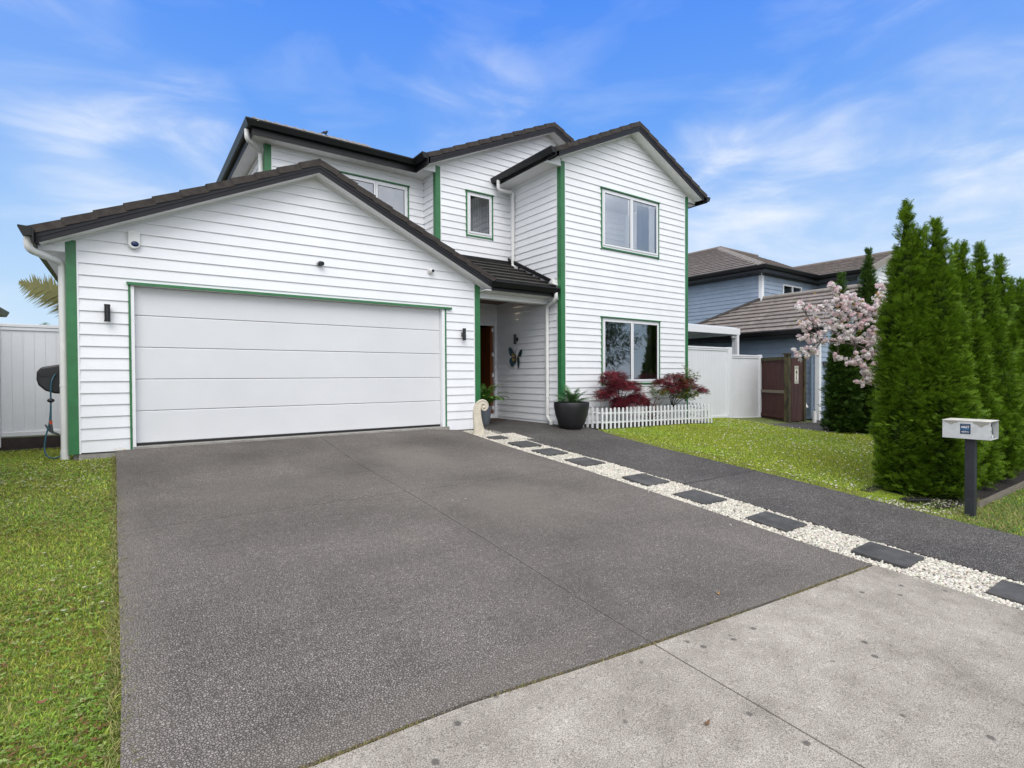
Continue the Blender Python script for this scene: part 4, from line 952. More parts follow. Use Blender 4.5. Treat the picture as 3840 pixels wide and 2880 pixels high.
P = scatter(5200, -.15, -.055, 2.3, 9.25, -.03); P[:, 0] += .02 * np.sin(P[:, 1] * 7) * np.sin(P[:, 1] * 17 + 1) + np.interp(P[:, 1], [2.4, 4.14, 5.69, 9.4], [.055, .04, .01, -.045]); parts.append(blades(P, .02, .055, .005, DRY + [(.22, .27, .07)], 2.2))
join('lawn_grass', parts, 'mown clover-filled grass left of the driveway')
parts = []
def right_pts(n, x0, x1, y0, y1):
    P = scatter(n, x0, x1, y0, y1, -.036); e = np.interp(P[:, 1], [-3, 1.5, 2.6, 6, 7.3, 8.25], [7.5, 7.55, 7.64, 7.68, 7.86, 8.06]); return P[(P[:, 0] > e + .01) & ~((P[:, 1] > 8.36 - .06 * (P[:, 0] - 8)) & (P[:, 0] < 12.05)) & ~((P[:, 1] > 6.2) & (P[:, 0] > 14.0 )) & (P[:, 1] < 9.05)]
GR = [(0.295, 0.436, 0.034), (0.385, 0.537, 0.046), (0.227, 0.343, 0.031), (0.497, 0.537, 0.085)]
for n, b, w, h in ((70000, (7.6, 11.5, 3.0, 8.4), .008, .05), (42000, (11.5, 15.2, 3.0, 9.0), .011, .055)):
    P = right_pts(n, *b); parts.append(tint(blades(P, .015, h * .72, w, GR, 1.5), P, .9, .2))
P = right_pts(9000, 7.6, 8.2, 2.5, 8.3); P = P[P[:, 0] < np.interp(P[:, 1], [2, 8.3], [7.9, 8.35])]; parts.append(blades(P, .015, .04, .008, DRY + [(.18, .22, .05)], 1.5))
P = scatter(9000, 7.62, 8.35, 2.75, 3.05, -.036); parts.append(blades(P, .015, .035, .008, GR, 1.5)); P = scatter(3200, 7.64, 9.2, 2.05, 2.8, -.034); parts.append(blades(P, .015, .04, .007, G + DRY, 1.6))
join('lawn_grass', parts, 'bright mown grass between the path and the picket fence')
parts = []
P = scatter(26000, 7.6, 14, -1.0, 2.06, -.036); parts.append(tint(blades(P, .015, .045, .008, G + DRY[:1]), P, 1.6)); P = scatter(6000, 7.6, 13, 0, 2.06, -.03); parts.append(broad(P, .02, [(.10, .21, .03), (.14, .27, .05)]))
P = scatter(1500, 7.7, 9.2, 1.6, 2.2, -.03); parts.append(blades(P, .02, .05, .006, DRY, 1.6))
join('lawn_grass', parts, 'rough grass on the verge in front of the hedge edging board')
ex_ = rng.uniform(-.1, 5.2, 5200); ey_ = np.array([edge(v) for v in ex_]) + rng.normal(0, .006, 5200); kp = np.sin(ex_ * 3.1) + np.sin(ex_ * 7.7 + 1) + rng.normal(0, .7, 5200) > -.2; P = np.stack([ex_[kp], ey_[kp], gz(ex_[kp], ey_[kp]) - .012], 1)
jx = rng.uniform(-.05, 5.2, 1500); P2 = np.stack([jx, 5.72 + rng.normal(0, .003, 1500), gz(jx, 5.72) - .014], 1)[np.sin(jx * 5) + rng.normal(0, .6, 1500) > .5]
join('joint_grass', [blades(P, .008, .022, .004, [(.34, .27, .14), (.26, .20, .10), (.20, .21, .06)], 2.2), blades(P2, .006, .014, .004, [(.34, .27, .14), (.2, .2, .07)], 2.0)], 'dry grass and moss growing in the joints of the driveway')
# daisies
def daisies(P, s, name, label, c=(.8, .8, .78)):
    n = len(P); V = []; F = []; k = 7
    a = np.arange(k) * 2 * math.pi / k; ring = np.stack([np.cos(a), np.sin(a), np.zeros(k)], 1); ring = np.concatenate([ring, [[0, 0, .25]]])
    V = ring[None] * (s * rng.uniform(.6, 1.25, (n, 1, 1))); tl = rng.normal(0, .3, (n, 1)); V[..., 2] += V[..., 0] * tl; V = V + P[:, None]
    F = (np.array([(i, (i + 1) % k, k) for i in range(k)])[None] + (np.arange(n) * (k + 1))[:, None, None]).reshape(-1, 3)
    C = np.tile(np.array(c)[None], (n * (k + 1), 1)); C = C.reshape(n, k + 1, 3); 
    if c[0] > .7 and c[2] > .5: C[:, -1] = (.75, .62, .3)
    o = npmesh(name, V.reshape(-1, 3), F, M['petal'], C.reshape(-1, 3)); tag(o, kind='stuff', label=label, cat='flowers'); return o
P = scatter(340, -3, -.15, 2.6, 9.2, 0); P = P[patchy(P, .9, 1) > .45]; Q = scatter(200, -1.6, -.2, 7.0, 9.2, 0); daisies(np.concatenate([P, Q]) , .013, 'lawn_daisies', 'white daisies dotted in the left lawn')
P = right_pts(2700, 7.8, 14.5, 3.2, 8.6); P[:, 2] += .040; P = P[rng.uniform(0, 1, len(P)) < .25 + .75 * patchy(P, .6, 2)]; daisies(P, .0145, 'lawn_daisies', 'white daisies scattered over the right lawn')
P = np.array([(-.15, 9.22, -.03), (-.10, 9.24, -.02), (-.05, 9.20, -.04), (-.12, 9.2, -.05)]); daisies(P, .02, 'dandelions', 'yellow dandelions at the foot of the garage wall', (.75, .5, .02))
# ================================================================ letterbox
t = empty('letterbox', (8.10, 2.015, float(gz(8.1, 2.0))), 'galvanised letterbox with a navy security sticker and number 35 on a black post', 'letterbox')
g0 = float(gz(8.1, 2.0)) - .08
b = MB(); b.box(8.052, 8.148, 1.970, 2.062, g0, .196); b.build('post', M['post_paint'], t, bevel=.003)
X0, X1, Y0_, Y1_, Z0, Z1 = 8.0, 8.31, 1.815, 2.262, .190, .397
b = MB(); b.box(X0, X0 + .004, Y0_, Y1_, Z0, Z1); b.box(X1 - .004, X1, Y0_, Y1_, Z0, Z1 + .004); b.box(X0 + .004, X1 - .004, Y0_, Y1_, Z0, Z0 + .004); b.box(X0 + .004, X1 - .004, Y1_ - .004, Y1_, Z0 + .004, Z1); b.build('box_body', M['galv'], t)
b = MB(); b.prism([(X0 - .006, Y0_ - .004, Z1 + .001), (X1 + .006, Y0_ - .004, Z1 + .005), (X1 + .006, Y1_ + .004, Z1 + .005), (X0 - .006, Y1_ + .004, Z1 + .001)], (0, 0, .006)); b.build('lid', M['galv_top'], t)
b = MB(); b.prism([(X0 + .008, Y0_ + .035, Z0 + .008), (X1 - .008, Y0_ + .035, Z0 + .008), (X1 - .008, Y0_ + .06, Z0 + .165), (X0 + .008, Y0_ + .06, Z0 + .165)], (0, .004, 0)); fl = b.build('flap', M['plate_grey'], t)
b = MB(); b.box(X0 + .02, X0 + .125, Y0_ + .022, Y0_ + .030, Z0 + .06, Z0 + .145); nb = b.build('number_plate', M['ink_white'], t)
text('numerals', '35', M['ink_black'], .085, (X0 + .072, Y0_ + .0215, Z0 + .102), '-y', nb, True)
b = MB(); b.box(X0 + .02, X0 + .20, Y0_ + .022, Y0_ + .028, Z0 + .012, Z0 + .052); nb2 = b.build('notice_label', M['ink_white'], t)
text('notice_lettering', 'NO CIRCULARS', M['ink_black'], .016, (X0 + .11, Y0_ + .0215, Z0 + .04), '-y', nb2); text('notice_lettering', 'OR JUNK MAIL', M['ink_black'], .016, (X0 + .11, Y0_ + .0215, Z0 + .022), '-y', nb2)
b = MB(); b.box(X0 - .0015, X0 - .0005, 1.995, 2.092, .246, .366); st_ = b.build('sticker', M['navy'], t)
c_ = 2.0435
text('sticker_lettering', 'FIRST', M['ink_white'], .030, (X0 - .0022, c_, .324), '-x', st_, True, 1.05); text('sticker_lettering', 'Security', M['ink_blue'], .0215, (X0 - .0022, c_, .3035), '-x', st_, True, 1.05)
text('sticker_lettering', 'Protecting homes & families', M['ink_white'], .0062, (X0 - .0022, c_, .351), '-x', st_); text('sticker_lettering', '24hr monitoring', M['ink_white'], .0065, (X0 - .0022, c_, .281), '-x', st_)
text('sticker_lettering', '0800 347 787', M['ink_white'], .0128, (X0 - .0022, c_, .271), '-x', st_, True); text('sticker_lettering', 'www.firstsecurity.co.nz', M['ink_white'], .0066, (X0 - .0022, c_, .260), '-x', st_)
_gm = mat('lichen_grime', (.30, .29, .25), .9, .3, 60)
for cy_, wv, hh in ((2.18, .065, .035), (1.90, .075, .048)):
    P = [(X0 - .0008, cy_ + wv * math.cos(a), .392 - hh * abs(math.sin(a)) * (1 + .25 * math.sin(5 * a))) for a in np.linspace(0, math.pi, 16)]; stain = MB(); stain.add(P, [tuple(range(16))]); stain.build('grime', _gm, t)
for ry, rz in ((2.245, .375), (1.835, .375), (2.245, .21), (1.835, .21)):
    b = MB(); b.tube([(X0 - .0001, ry, rz), (X0 - .003, ry, rz)], .005, 10); b.build('rivet', M['steel'], t)

# ================================================================ scroll sculpture
t = empty('scroll_sculpture', (5.48, 8.75, float(gz(5.4, 8.75))), 'cream stone scroll sculpture with a curled head beside the garage corner', 'sculpture')
ctr = Vector((5.50, 8.75, 0)); rr = Vector((.875, -.484, 0)); dd = Vector((.484, .875, 0))
def SP(u, z, d=0): return ctr + rr * u + dd * d + Vector((0, 0, z))
path = [(-.035, -.20, .235, .16), (-.03, -.10, .215, .16), (-.045, .02, .185, .15), (-.062, .14, .170, .14), (-.068, .26, .160, .135), (-.055, .35, .150, .13), (-.022, .425, .125, .125), (.03, .462, .10, .12), (.085, .450, .09, .115), (.118, .405, .08, .11), (.118, .355, .07, .105), (.085, .318, .06, .10), (.045, .325, .05, .10), (.028, .362, .045, .095), (.05, .395, .04, .09), (.08, .385, .035, .085), (.082, .362, .02, .08)]
# carved body: ribbed section swept along the curl
vs = []; K = 16; fine = []
for i in range(len(path) - 1):
    p0 = path[max(0, i - 1)]; p1 = path[i]; p2 = path[i + 1]; p3 = path[min(len(path) - 1, i + 2)]
    for s in range(4):
        u = s / 4; fine.append(tuple(.5 * ((2 * p1[k]) + (-p0[k] + p2[k]) * u + (2 * p0[k] - 5 * p1[k] + 4 * p2[k] - p3[k]) * u * u + (-p0[k] + 3 * p1[k] - 3 * p2[k] + p3[k]) * u ** 3) for k in range(4)))
fine.append(path[-1]); nF = len(fine); K = 20
for i, (u, z, w_, d_) in enumerate(fine):
    a = fine[max(0, i - 1)]; c = fine[min(nF - 1, i + 1)]; tx, tz = c[0] - a[0], c[1] - a[1]; l = math.hypot(tx, tz) or 1; nx_, nz_ = tz / l, -tx / l
    for k in range(K):
        an = 2 * math.pi * k / K; cu_ = math.cos(an); su = math.sin(an)
        e = .72; px = math.copysign(abs(cu_) ** e, cu_) * w_ / 2; pd = math.copysign(abs(su) ** e, su) * d_ / 2
        if su < -.25: pd += .014 * (1 if abs(cu_) < .32 else 0) * 1 + .0
        vs.append(SP(u + nx_ * px, z + nz_ * px, pd))
b = MB(); b.add(vs, [(i * K + k, i * K + (k + 1) % K, (i + 1) * K + (k + 1) % K, (i + 1) * K + k) for i in range(nF - 1) for k in range(K)] + [tuple(range(K)), tuple(range((nF - 1) * K, nF * K))[::-1]])
b.ball(SP(.068, .362, -.03), .035, 1, .8, 1, 14, 10)
b.build('carved_stone', M['stone'], t, smooth=True, sharp=60)

# ================================================================ pots
def fronds(P0, n, L, up0, up1, w, leaf, npair, cols, az=None, droop=.6, roll=0):
    """pinnate fronds from a crown at P0"""
    V = []; F = []; C = []; o = 0
    for i in range(n):
        a = az[i] if az is not None else 2 * math.pi * i / n + random.uniform(-.25, .25); el = random.uniform(up0, up1); l = L * random.uniform(.8, 1.1)
        h = Vector((math.cos(a), math.sin(a), 0)); pts = []
        p = Vector(P0); e = el
        for k in range(npair + 1):
            pts.append(p.copy()); e -= droop * 2 * (k / npair) / npair * 1.6; p = p + (h * math.cos(e) + Vector((0, 0, 1)) * math.sin(e)) * (l / npair)
        s = Vector((-h.y, h.x, 0)); col = np.array(random.choice(cols)) * random.uniform(.8, 1.2)
        for k in range(npair):
            q0, q1 = pts[k], pts[k + 1]; d = (q1 - q0).normalized(); nrm = s.cross(d); s_ = s * math.cos(roll) + nrm * math.sin(roll); tt = (k + .5) / npair; lf = leaf * (math.sin(math.pi * min(1, tt * .92 + .10)) ** .6)
            V += [q0 - s * .003, q0 + s * .003, q1]; F.append((o, o + 1, o + 2)); C += [col * .8] * 3; o += 3
            for sg in (-1, 1):
                for hf in (0, .5):
                    b = q0.lerp(q1, hf); tip = b + (s_ * sg * .86 + d * .5 + nrm * random.uniform(-.25, .25) - Vector((0, 0, 1)) * .12) * lf; ww = w * .5
                    V += [b - d * ww, b + d * ww, tip]; F.append((o, o + 1, o + 2)); cc = col * random.uniform(.85, 1.15); C += [cc] * 3; o += 3
    return np.array([tuple(v) for v in V]), np.array(F), np.array(C)
pc = (7.66, 8.56); pz = float(gz(*pc))
t = empty('planter_pot', (*pc, pz), 'large charcoal bowl planter at the green corner of the block', 'planter')
b = MB(); b.lathe([(.20, .0), (.225, .01), (.285, .12), (.345, .30), (.372, .45), (.378, .545), (.372, .56), (.352, .56), (.345, .53), (.34, .44)], (*pc, pz), 48, cap=False); b.build('pot_body', M['charcoal_pot'], t, smooth=True)
b = MB(); b.lathe([(.0, .50), (.342, .50)], (*pc, pz), 32, cap=False); b.build('potting_soil', M['mulch'], t)
tt = empty('cycad_plant', (*pc, pz + .5), 'small cycad with stiff arching fronds growing in the charcoal planter', 'potted plant')
V, F, C = fronds((pc[0] + .02, pc[1], pz + .50), 22, .52, .40, 1.30, .014, .12, 22, [(.07, .15, .05), (.09, .19, .07), (.14, .21, .12)], droop=.5)
V = V - np.array([pc[0], pc[1], pz + .5]); npmesh('fronds', V, F, M['leaf'], C, tt)
b = MB(); b.ball((pc[0], pc[1], pz + .50), .06, 1, 1, .8, 12, 8); b.build('stem', M['dark_bark'], tt, smooth=True)
pc = (6.36, 9.98); pz = -.115
t = empty('planter_pot', (*pc, pz), 'grey tapered pot half hidden behind the cream sculpture', 'planter')
b = MB(); b.lathe([(.11, 0), (.12, .01), (.175, .40), (.18, .42), (.165, .42), (.16, .38)], (*pc, pz), 32, cap=False); b.lathe([(0, .36), (.165, .36)], (*pc, pz), 20, cap=False); b.build('pot_body', M['grey_pot'], t, smooth=True)
tt = empty('fern', (*pc, pz + .38), 'green fern with arching fronds in the grey pot in the porch', 'potted plant')
V, F, C = fronds((pc[0], pc[1], pz + .38), 38, .72, .5, 1.45, .018, .10, 26, [(.09, .19, .03), (.12, .24, .04), (.06, .14, .025)], droop=.95)
V = V - np.array([pc[0], pc[1], pz + .38]); npmesh('fronds', V, F, M['leaf'], C, tt)
b = MB(); b.box(6.85, 7.50, 10.75, 11.25, -.119, -.104); o = b.build('doormat', M['mat'], None, bevel=.004); tag(o, 'brown coir doormat on the porch floor in front of the open door', 'doormat')

# ================================================================ picket fence
t = empty('picket_fence', (10.1, 8.2, -.2), 'low white picket fence around the maple bed below the downstairs window', 'picket fence')
def picket(x, y, ang=0, h=.455):
    z = float(gz(x, y)) - .012; c, s = math.cos(ang), math.sin(ang); w = .022; th = .009; pr = [(-w, 0), (w, 0), (w, h - .025), (w * .6, h - .007), (0, h), (-w * .6, h - .007), (-w, h - .025)]
    P = [(x + u * c + s * th, y + u * s - c * th, z + v) for u, v in pr]; b = MB(); b.prism(P, (-s * 2 * th, c * 2 * th, 0)); return b.build('picket', M['white_trim'], t)
def rail(a, b_, z, ang_off=.018):
    d = Vector((b_[0] - a[0], b_[1] - a[1], 0)).normalized(); nn = Vector((-d.y, d.x, 0)); q = []
    za, zb = float(gz(*a)) + z, float(gz(*b_)) + z
    P = [Vector((a[0], a[1], za)) + nn * .0105, Vector((b_[0], b_[1], zb)) + nn * .0105, Vector((b_[0], b_[1], zb + .032)) + nn * .0105, Vector((a[0], a[1], za + .032)) + nn * .0105]
    m_ = MB(); m_.prism(P, nn * .016); m_.build('rail', M['white_trim'], t)
A, B_ = (8.30, 8.285), (11.93, 8.085); n = 31
for i in range(n):
    k = i / (n - 1); picket(A[0] + (B_[0] - A[0]) * k, A[1] + (B_[1] - A[1]) * k, math.atan2(B_[1] - A[1], B_[0] - A[0]), .455 + .006 * math.sin(i * 2.3))
A2 = (8.07, 8.80)
for i in range(1, 6):
    k = i / 5; picket(A[0] + (A2[0] - A[0]) * k, A[1] + (A2[1] - A[1]) * k, math.atan2(A2[1] - A[1], A2[0] - A[0]))
B2 = (11.97, 8.88)
for i in range(1, 8):
    k = i / 7; picket(B_[0] + (B2[0] - B_[0]) * k, B_[1] + (B2[1] - B_[1]) * k, math.pi / 2)
for z in (.11, .31): rail(A, B_, z); rail(A2, A, z); rail(B_, B2, z)

# ================================================================ white fences
def vinyl(name, label, y, panels, z_cap=.05):
    t = empty(name, (panels[0][0], y, 0), label, 'fence')
    for x0, x1, zt0, zt1, zb0, zb1 in panels:
        b = MB(); n = max(3, round((x1 - x0) / .125)); 
        for i in range(n):
            a = x0 + (x1 - x0) * i / n; c = x0 + (x1 - x0) * (i + 1) / n; L_ = lambda x, p, q: p + (q - p) * (x - x0) / (x1 - x0)
            P = [(a + .0015, y + .012, L_(a, zb0, zb1)), (c - .0015, y + .012, L_(c, zb0, zb1)), (c - .0015, y + .012, L_(c, zt0, zt1) - .02), (a + .0015, y + .012, L_(a, zt0, zt1) - .02)]
            b.prism(P, (0, .02, 0))
        b.prism([(x0, y + .018, zb0), (x1, y + .018, zb1), (x1, y + .018, zt1 - .02), (x0, y + .018, zt0 - .02)], (0, .01, 0))
        p = b.build('panel', M['fence_w'], t)
        b = MB(); b.prism([(x0, y - .02, zt0 - .05), (x1, y - .02, zt1 - .05), (x1, y - .02, zt1), (x0, y - .02, zt0)], (0, .075, 0)); b.prism([(x0, y - .010, zt0 - .10), (x1, y - .010, zt1 - .10), (x1, y - .010, zt1 - .055), (x0, y - .010, zt0 - .055)], (0, .05, 0)); b.build('top_rail', M['fence_w'], p, bevel=.006)
        b = MB(); b.prism([(x0, y - .015, zb0 - .0), (x1, y - .015, zb1 - .0), (x1, y - .015, zb1 + .07), (x0, y - .015, zb0 + .07)], (0, .06, 0)); b.build('bottom_rail', M['fence_w'], p, bevel=.006)
    return t
t = vinyl('white_fence', 'tall smooth white panel fence stepping down from the house to the brown gate', 9.1, [(12.30, 14.20, 1.755, 1.755, -.235, -.285), (14.40, 15.88, 1.56, 1.56, -.37, -.41)])
for x0, x1, zt in ((12.13, 12.30, 1.77), (14.20, 14.37, 1.765), (15.88, 15.99, 1.575)):
    b = MB(); b.box(x0, x1, 9.05, 9.18, -.42, zt); b.build('post', M['fence_w'], t, bevel=.012)
t = vinyl('white_fence', 'white boarded side fence behind the hose reel left of the garage', 11.25, [(-1.59, GX0 - .03, 1.80, 1.80, .055, .055), (-2.3, -1.64, 1.80, 1.80, .055, .055)])
b = MB(); b.box(-1.64, -1.59, 11.21, 11.30, -.1, 1.80); b.build('post', M['fence_w'], t)
b = MB(); b.box(-2.3, GX0 - .02, 11.24, 11.28, -.16, .035); b.build('base_board', mat('dark_base_board', (.035, .025, .022), .85, .4, 6), t)

# ================================================================ pergola
t = empty('pergola', (13.8, 11, 0), 'white louvre-roofed pergola behind the white fence', 'pergola')
b = MB(); b.box(12.16, 15.42, 9.44, 9.52, 2.19, 2.385); b.build('front_beam', M['alu'], t, bevel=.01)
b = MB(); b.box(15.30, 15.42, 9.525, 14.5, 2.19, 2.385); b.box(12.16, 12.28, 9.525, 14.5, 2.19, 2.385); b.build('side_beam', M['alu'], t)
b = MB(); b.box(15.29, 15.41, 9.53, 9.65, -.4, 2.19); b.build('post', M['alu'], t, bevel=.008)
b = MB(); b.box(15.27, 15.36, 9.44, 9.527, -.4, 2.189); b.build('post', M['alu'], t, bevel=.008)
b = MB()
for i in range(46): y = 9.54 + i * .107; b.prism([(12.285, y, 2.335), (12.285, y + .10, 2.335), (12.285, y + .085, 2.42), (12.285, y + .05, 2.435), (12.285, y + .015, 2.42)], (3.01, 0, 0))
b.build('louvre_roof', M['alu'], t)
b = MB()
for i in range(34): x = 12.30 + i * .088; b.box(x, x + .045, 9.45, 9.5, 2.386, 2.405)
b.build('louvre_ends', M['alu'], t)
b = MB(); b.box(15.10, 15.26, 9.50, 9.56, 2.10, 2.17); b.build('gear_box', M['galv'], t)

# ================================================================ brown boundary fence and gate
t = empty('brown_fence', (15.7, 8.6, -.3), 'red-brown stained board fence with horizontal rails and a mossy corner post', 'fence')
a = Vector((15.42, 8.03, 0)); c = Vector((15.96, 9.06, 0)); d = (c - a).normalized(); nn = Vector((-d.y, d.x, 0)); L_ = (c - a).length; b = MB(); n = 5
if nn.x > 0: nn = -nn      # side facing the lawn (-X)
for i in range(n * 2):
    p = a + d * (L_ * i / (n * 2) + .004); q = a + d * (L_ * (i + 1) / (n * 2) - .004); za = -.36 - .0 * i
    b.prism([(p.x, p.y, za), (q.x, q.y, za), (q.x, q.y, 1.40), (p.x, p.y, 1.40)], -nn * .018)
b.build('boards', M['brown_fence'], t)
for z, h, m_ in ((1.38, .10, M['old_post']), (.42, .085, M['timber']), (-.30, .095, M['brown_fence'])):
    b = MB(); p, q = a, c; b.prism([(p.x, p.y, z), (q.x, q.y, z), (q.x, q.y, z + h), (p.x, p.y, z + h)], nn * .045); b.build('rail', m_, t)
b = MB(); b.box(15.38, 15.53, 7.93, 8.06, -.5, 1.53); b.build('post', M['old_post'], t, bevel=.006); b = MB(); b.box(15.345, 15.565, 7.895, 8.095, 1.53, 1.555); b.box(15.37, 15.54, 7.92, 8.07, 1.555, 1.575); b.build('post_cap', M['old_post'], t)
t = empty('side_gate', (15.9, 7.95, -.4), 'narrow red-brown board gate with a dog warning sign beside the blue house', 'gate')
b = MB()
for i in range(5): x = 15.545 + i * .098; b.box(x + .003, x + .095, 7.93, 7.95, -.40, 1.42 + .0)
b.build('boards', M['brown_fence'], t); b = MB(); b.box(15.54, 16.04, 7.951, 7.99, 1.36, 1.44); b.box(15.54, 16.04, 7.951, 7.99, -.25, -.15); b.build('rail', M['old_post'], t)
b = MB(); b.box(16.04, 16.13, 7.96, 8.06, -.45, 1.44); b.build('post', M['old_post'], t)
b = MB(); b.box(16.135, 16.35, 8.0, 8.02, -.4, 1.42); b.build('fixed_boards', M['brown_fence'], t)
b = MB(); b.box(16.355, 16.47, 7.96, 8.06, -.45, 1.47); b.box(16.30, 16.52, 7.93, 8.09, 1.47, 1.50); b.build('post', M['old_post'], t)
b = MB(); b.tube([(15.70, 7.929, .52), (15.70, 7.926, .52)], .038, 16); b.build('latch_hole', M['gasket'], t)
b = MB(); b.box(15.72, 15.93, 7.922, 7.928, .70, 1.21); sg = b.build('warning_sign', mat('cream_sign', (.70, .68, .58), .6), t)
b = MB(); b.add([(15.775 + u * .10, 7.9205, .80 + v * .30) for u, v in [(.25, 0), (.55, 0), (.6, .1), (.52, .5), (.62, .62), (.95, .66), (1.0, .74), (.7, .78), (.85, .86), (.62, .97), (.45, .98), (.3, .88), (.05, .84), (-.05, .72), (.1, .70), (.2, .76), (.3, .6), (.28, .3), (.15, .28), (.2, .1)]], [tuple(range(20))]); b.build('dog_figure', M['ink_black'], sg)
text('sign_lettering', 'BEWARE', M['ink_black'], .042, (15.825, 7.9205, 1.175), '-y', sg, True); text('sign_lettering', 'OF THE DOG', M['ink_black'], .032, (15.825, 7.9205, 1.13), '-y', sg, True)
text('sign_lettering', 'TRESPASSERS', M['ink_black'], .026, (15.825, 7.9205, .765), '-y', sg, True); text('sign_lettering', 'KEEP OUT', M['ink_black'], .032, (15.825, 7.9205, .725), '-y', sg, True)
o = MB(); o.lathe([(.055, -.45), (.055, -.12), (.045, -.12)], (16.42, 7.70, 0), 18); o = o.build('pipe_stub', M['pvc'], None, smooth=True); tag(o, 'short white drain pipe standing upright in front of the blue house downpipe', 'pipe')

# ================================================================ hedge edging board
o = MB()
for i, (x0, x1) in enumerate([(8.62, 10.9), (10.905, 13.2), (13.205, 15.6), (15.605, 20)]):
    o.box(x0, x1, 2.055 + .006 * (i % 2), 2.08 + .006 * (i % 2), float(gz(x0, 2.05)) - .06, float(gz(x0, 2.05)) + .055)
o = o.build('edging_board', M['timber'], None); tag(o, 'weathered timber edging board along the foot of the hedge', 'edging board')
# low voltage garden junk by the hedge
o = MB(); o.prism([(8.0, 2.62, float(gz(8, 2.6)) - .0), (8.32, 2.46, float(gz(8, 2.5)) - .0), (8.35, 2.50, float(gz(8, 2.5)) + .0), (8.04, 2.68, float(gz(8, 2.6)) + .0)], (0, 0, .028)); o = o.build('broken_paver', M['black_plastic'], None, bevel=.008); tag(o, 'dark broken slab lying at the foot of the big conifer', 'paver')
# fallen leaves
for i, (x, y, cname, colr) in enumerate([(-.35, 3.35, 'curled brown leaf on the grass in the lower left', (.16, .06, .03)), (2.25, 1.55, 'dry brown leaf lying on the pale concrete left of the joint', (.14, .07, .03)), (3.55, 2.35, 'tan dry leaf on the drive near the crossing edge', (.30, .17, .07))]):
    z = float(gz(x, y)) + (.012 if i else .01); o = MB(); P = [(x + .018 * math.cos(a) * 1.3, y + .009 * math.sin(a), z + .008 * math.cos(2 * a)) for a in np.linspace(0, 2 * math.pi, 11)[:-1]]; o.add(P + [(x, y, z + .002)], [(k, (k + 1) % 10, 10) for k in range(10)])
    o = o.build('fallen_leaf', mat(f'dry_leaf_{i}', colr, .7, .3, 80), None); tag(o, cname, 'leaf')
# ================================================================ conifers
def sprays(P, D, size, cols, tipc, side_rand=.6):
    """flattened scale-leaf sprays: P base points, D outward directions"""
    n = len(P); D = D / np.linalg.norm(D, axis=1, keepdims=True)
    # fans lie in wavy, mostly level tiers: side axis near the horizontal tangent, rolled a little by position
    T = np.cross(np.array([0, 0, 1.]), D); T /= np.linalg.norm(T, axis=1, keepdims=True) + 1e-6; B = np.cross(D, T)
    ro = .7 * np.sin(P[:, 2] * 9 + P[:, 0] * 13 + P[:, 1] * 11) + rng.normal(0, .22, n); S = T * np.cos(ro)[:, None] + B * np.sin(ro)[:, None]
    s = (size * rng.uniform(.6, 1.3, n))[:, None]; Nn = np.cross(D, S); cv = rng.uniform(-.25, .35, n)[:, None]
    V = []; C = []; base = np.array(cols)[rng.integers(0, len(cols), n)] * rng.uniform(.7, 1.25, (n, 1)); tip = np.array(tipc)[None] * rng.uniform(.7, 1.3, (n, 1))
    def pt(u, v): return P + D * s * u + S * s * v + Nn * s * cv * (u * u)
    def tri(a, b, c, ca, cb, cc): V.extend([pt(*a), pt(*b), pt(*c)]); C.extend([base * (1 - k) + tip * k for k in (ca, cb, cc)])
    tri((0, -.05), (0, .05), (1.0, 0), 0, 0, 1)
    for u, l in ((.15, .5), (.4, .48), (.65, .34)):
        for sg in (-1, 1):
            tri((u - .06, 0), (u + .08, 0), (u + l * .62, sg * l * .62), 0, .05, 1)
    V = np.stack(V, 1).reshape(-1, 3); C = np.stack(C, 1).reshape(-1, 3); F = np.arange(len(V)).reshape(-1, 3); return V, F, C
def prof(t): return np.interp(t, [0, .08, .3, .45, .6, .78, .88, .94, 1], [.86, 1, 1, .93, .82, .62, .36, .15, .03])
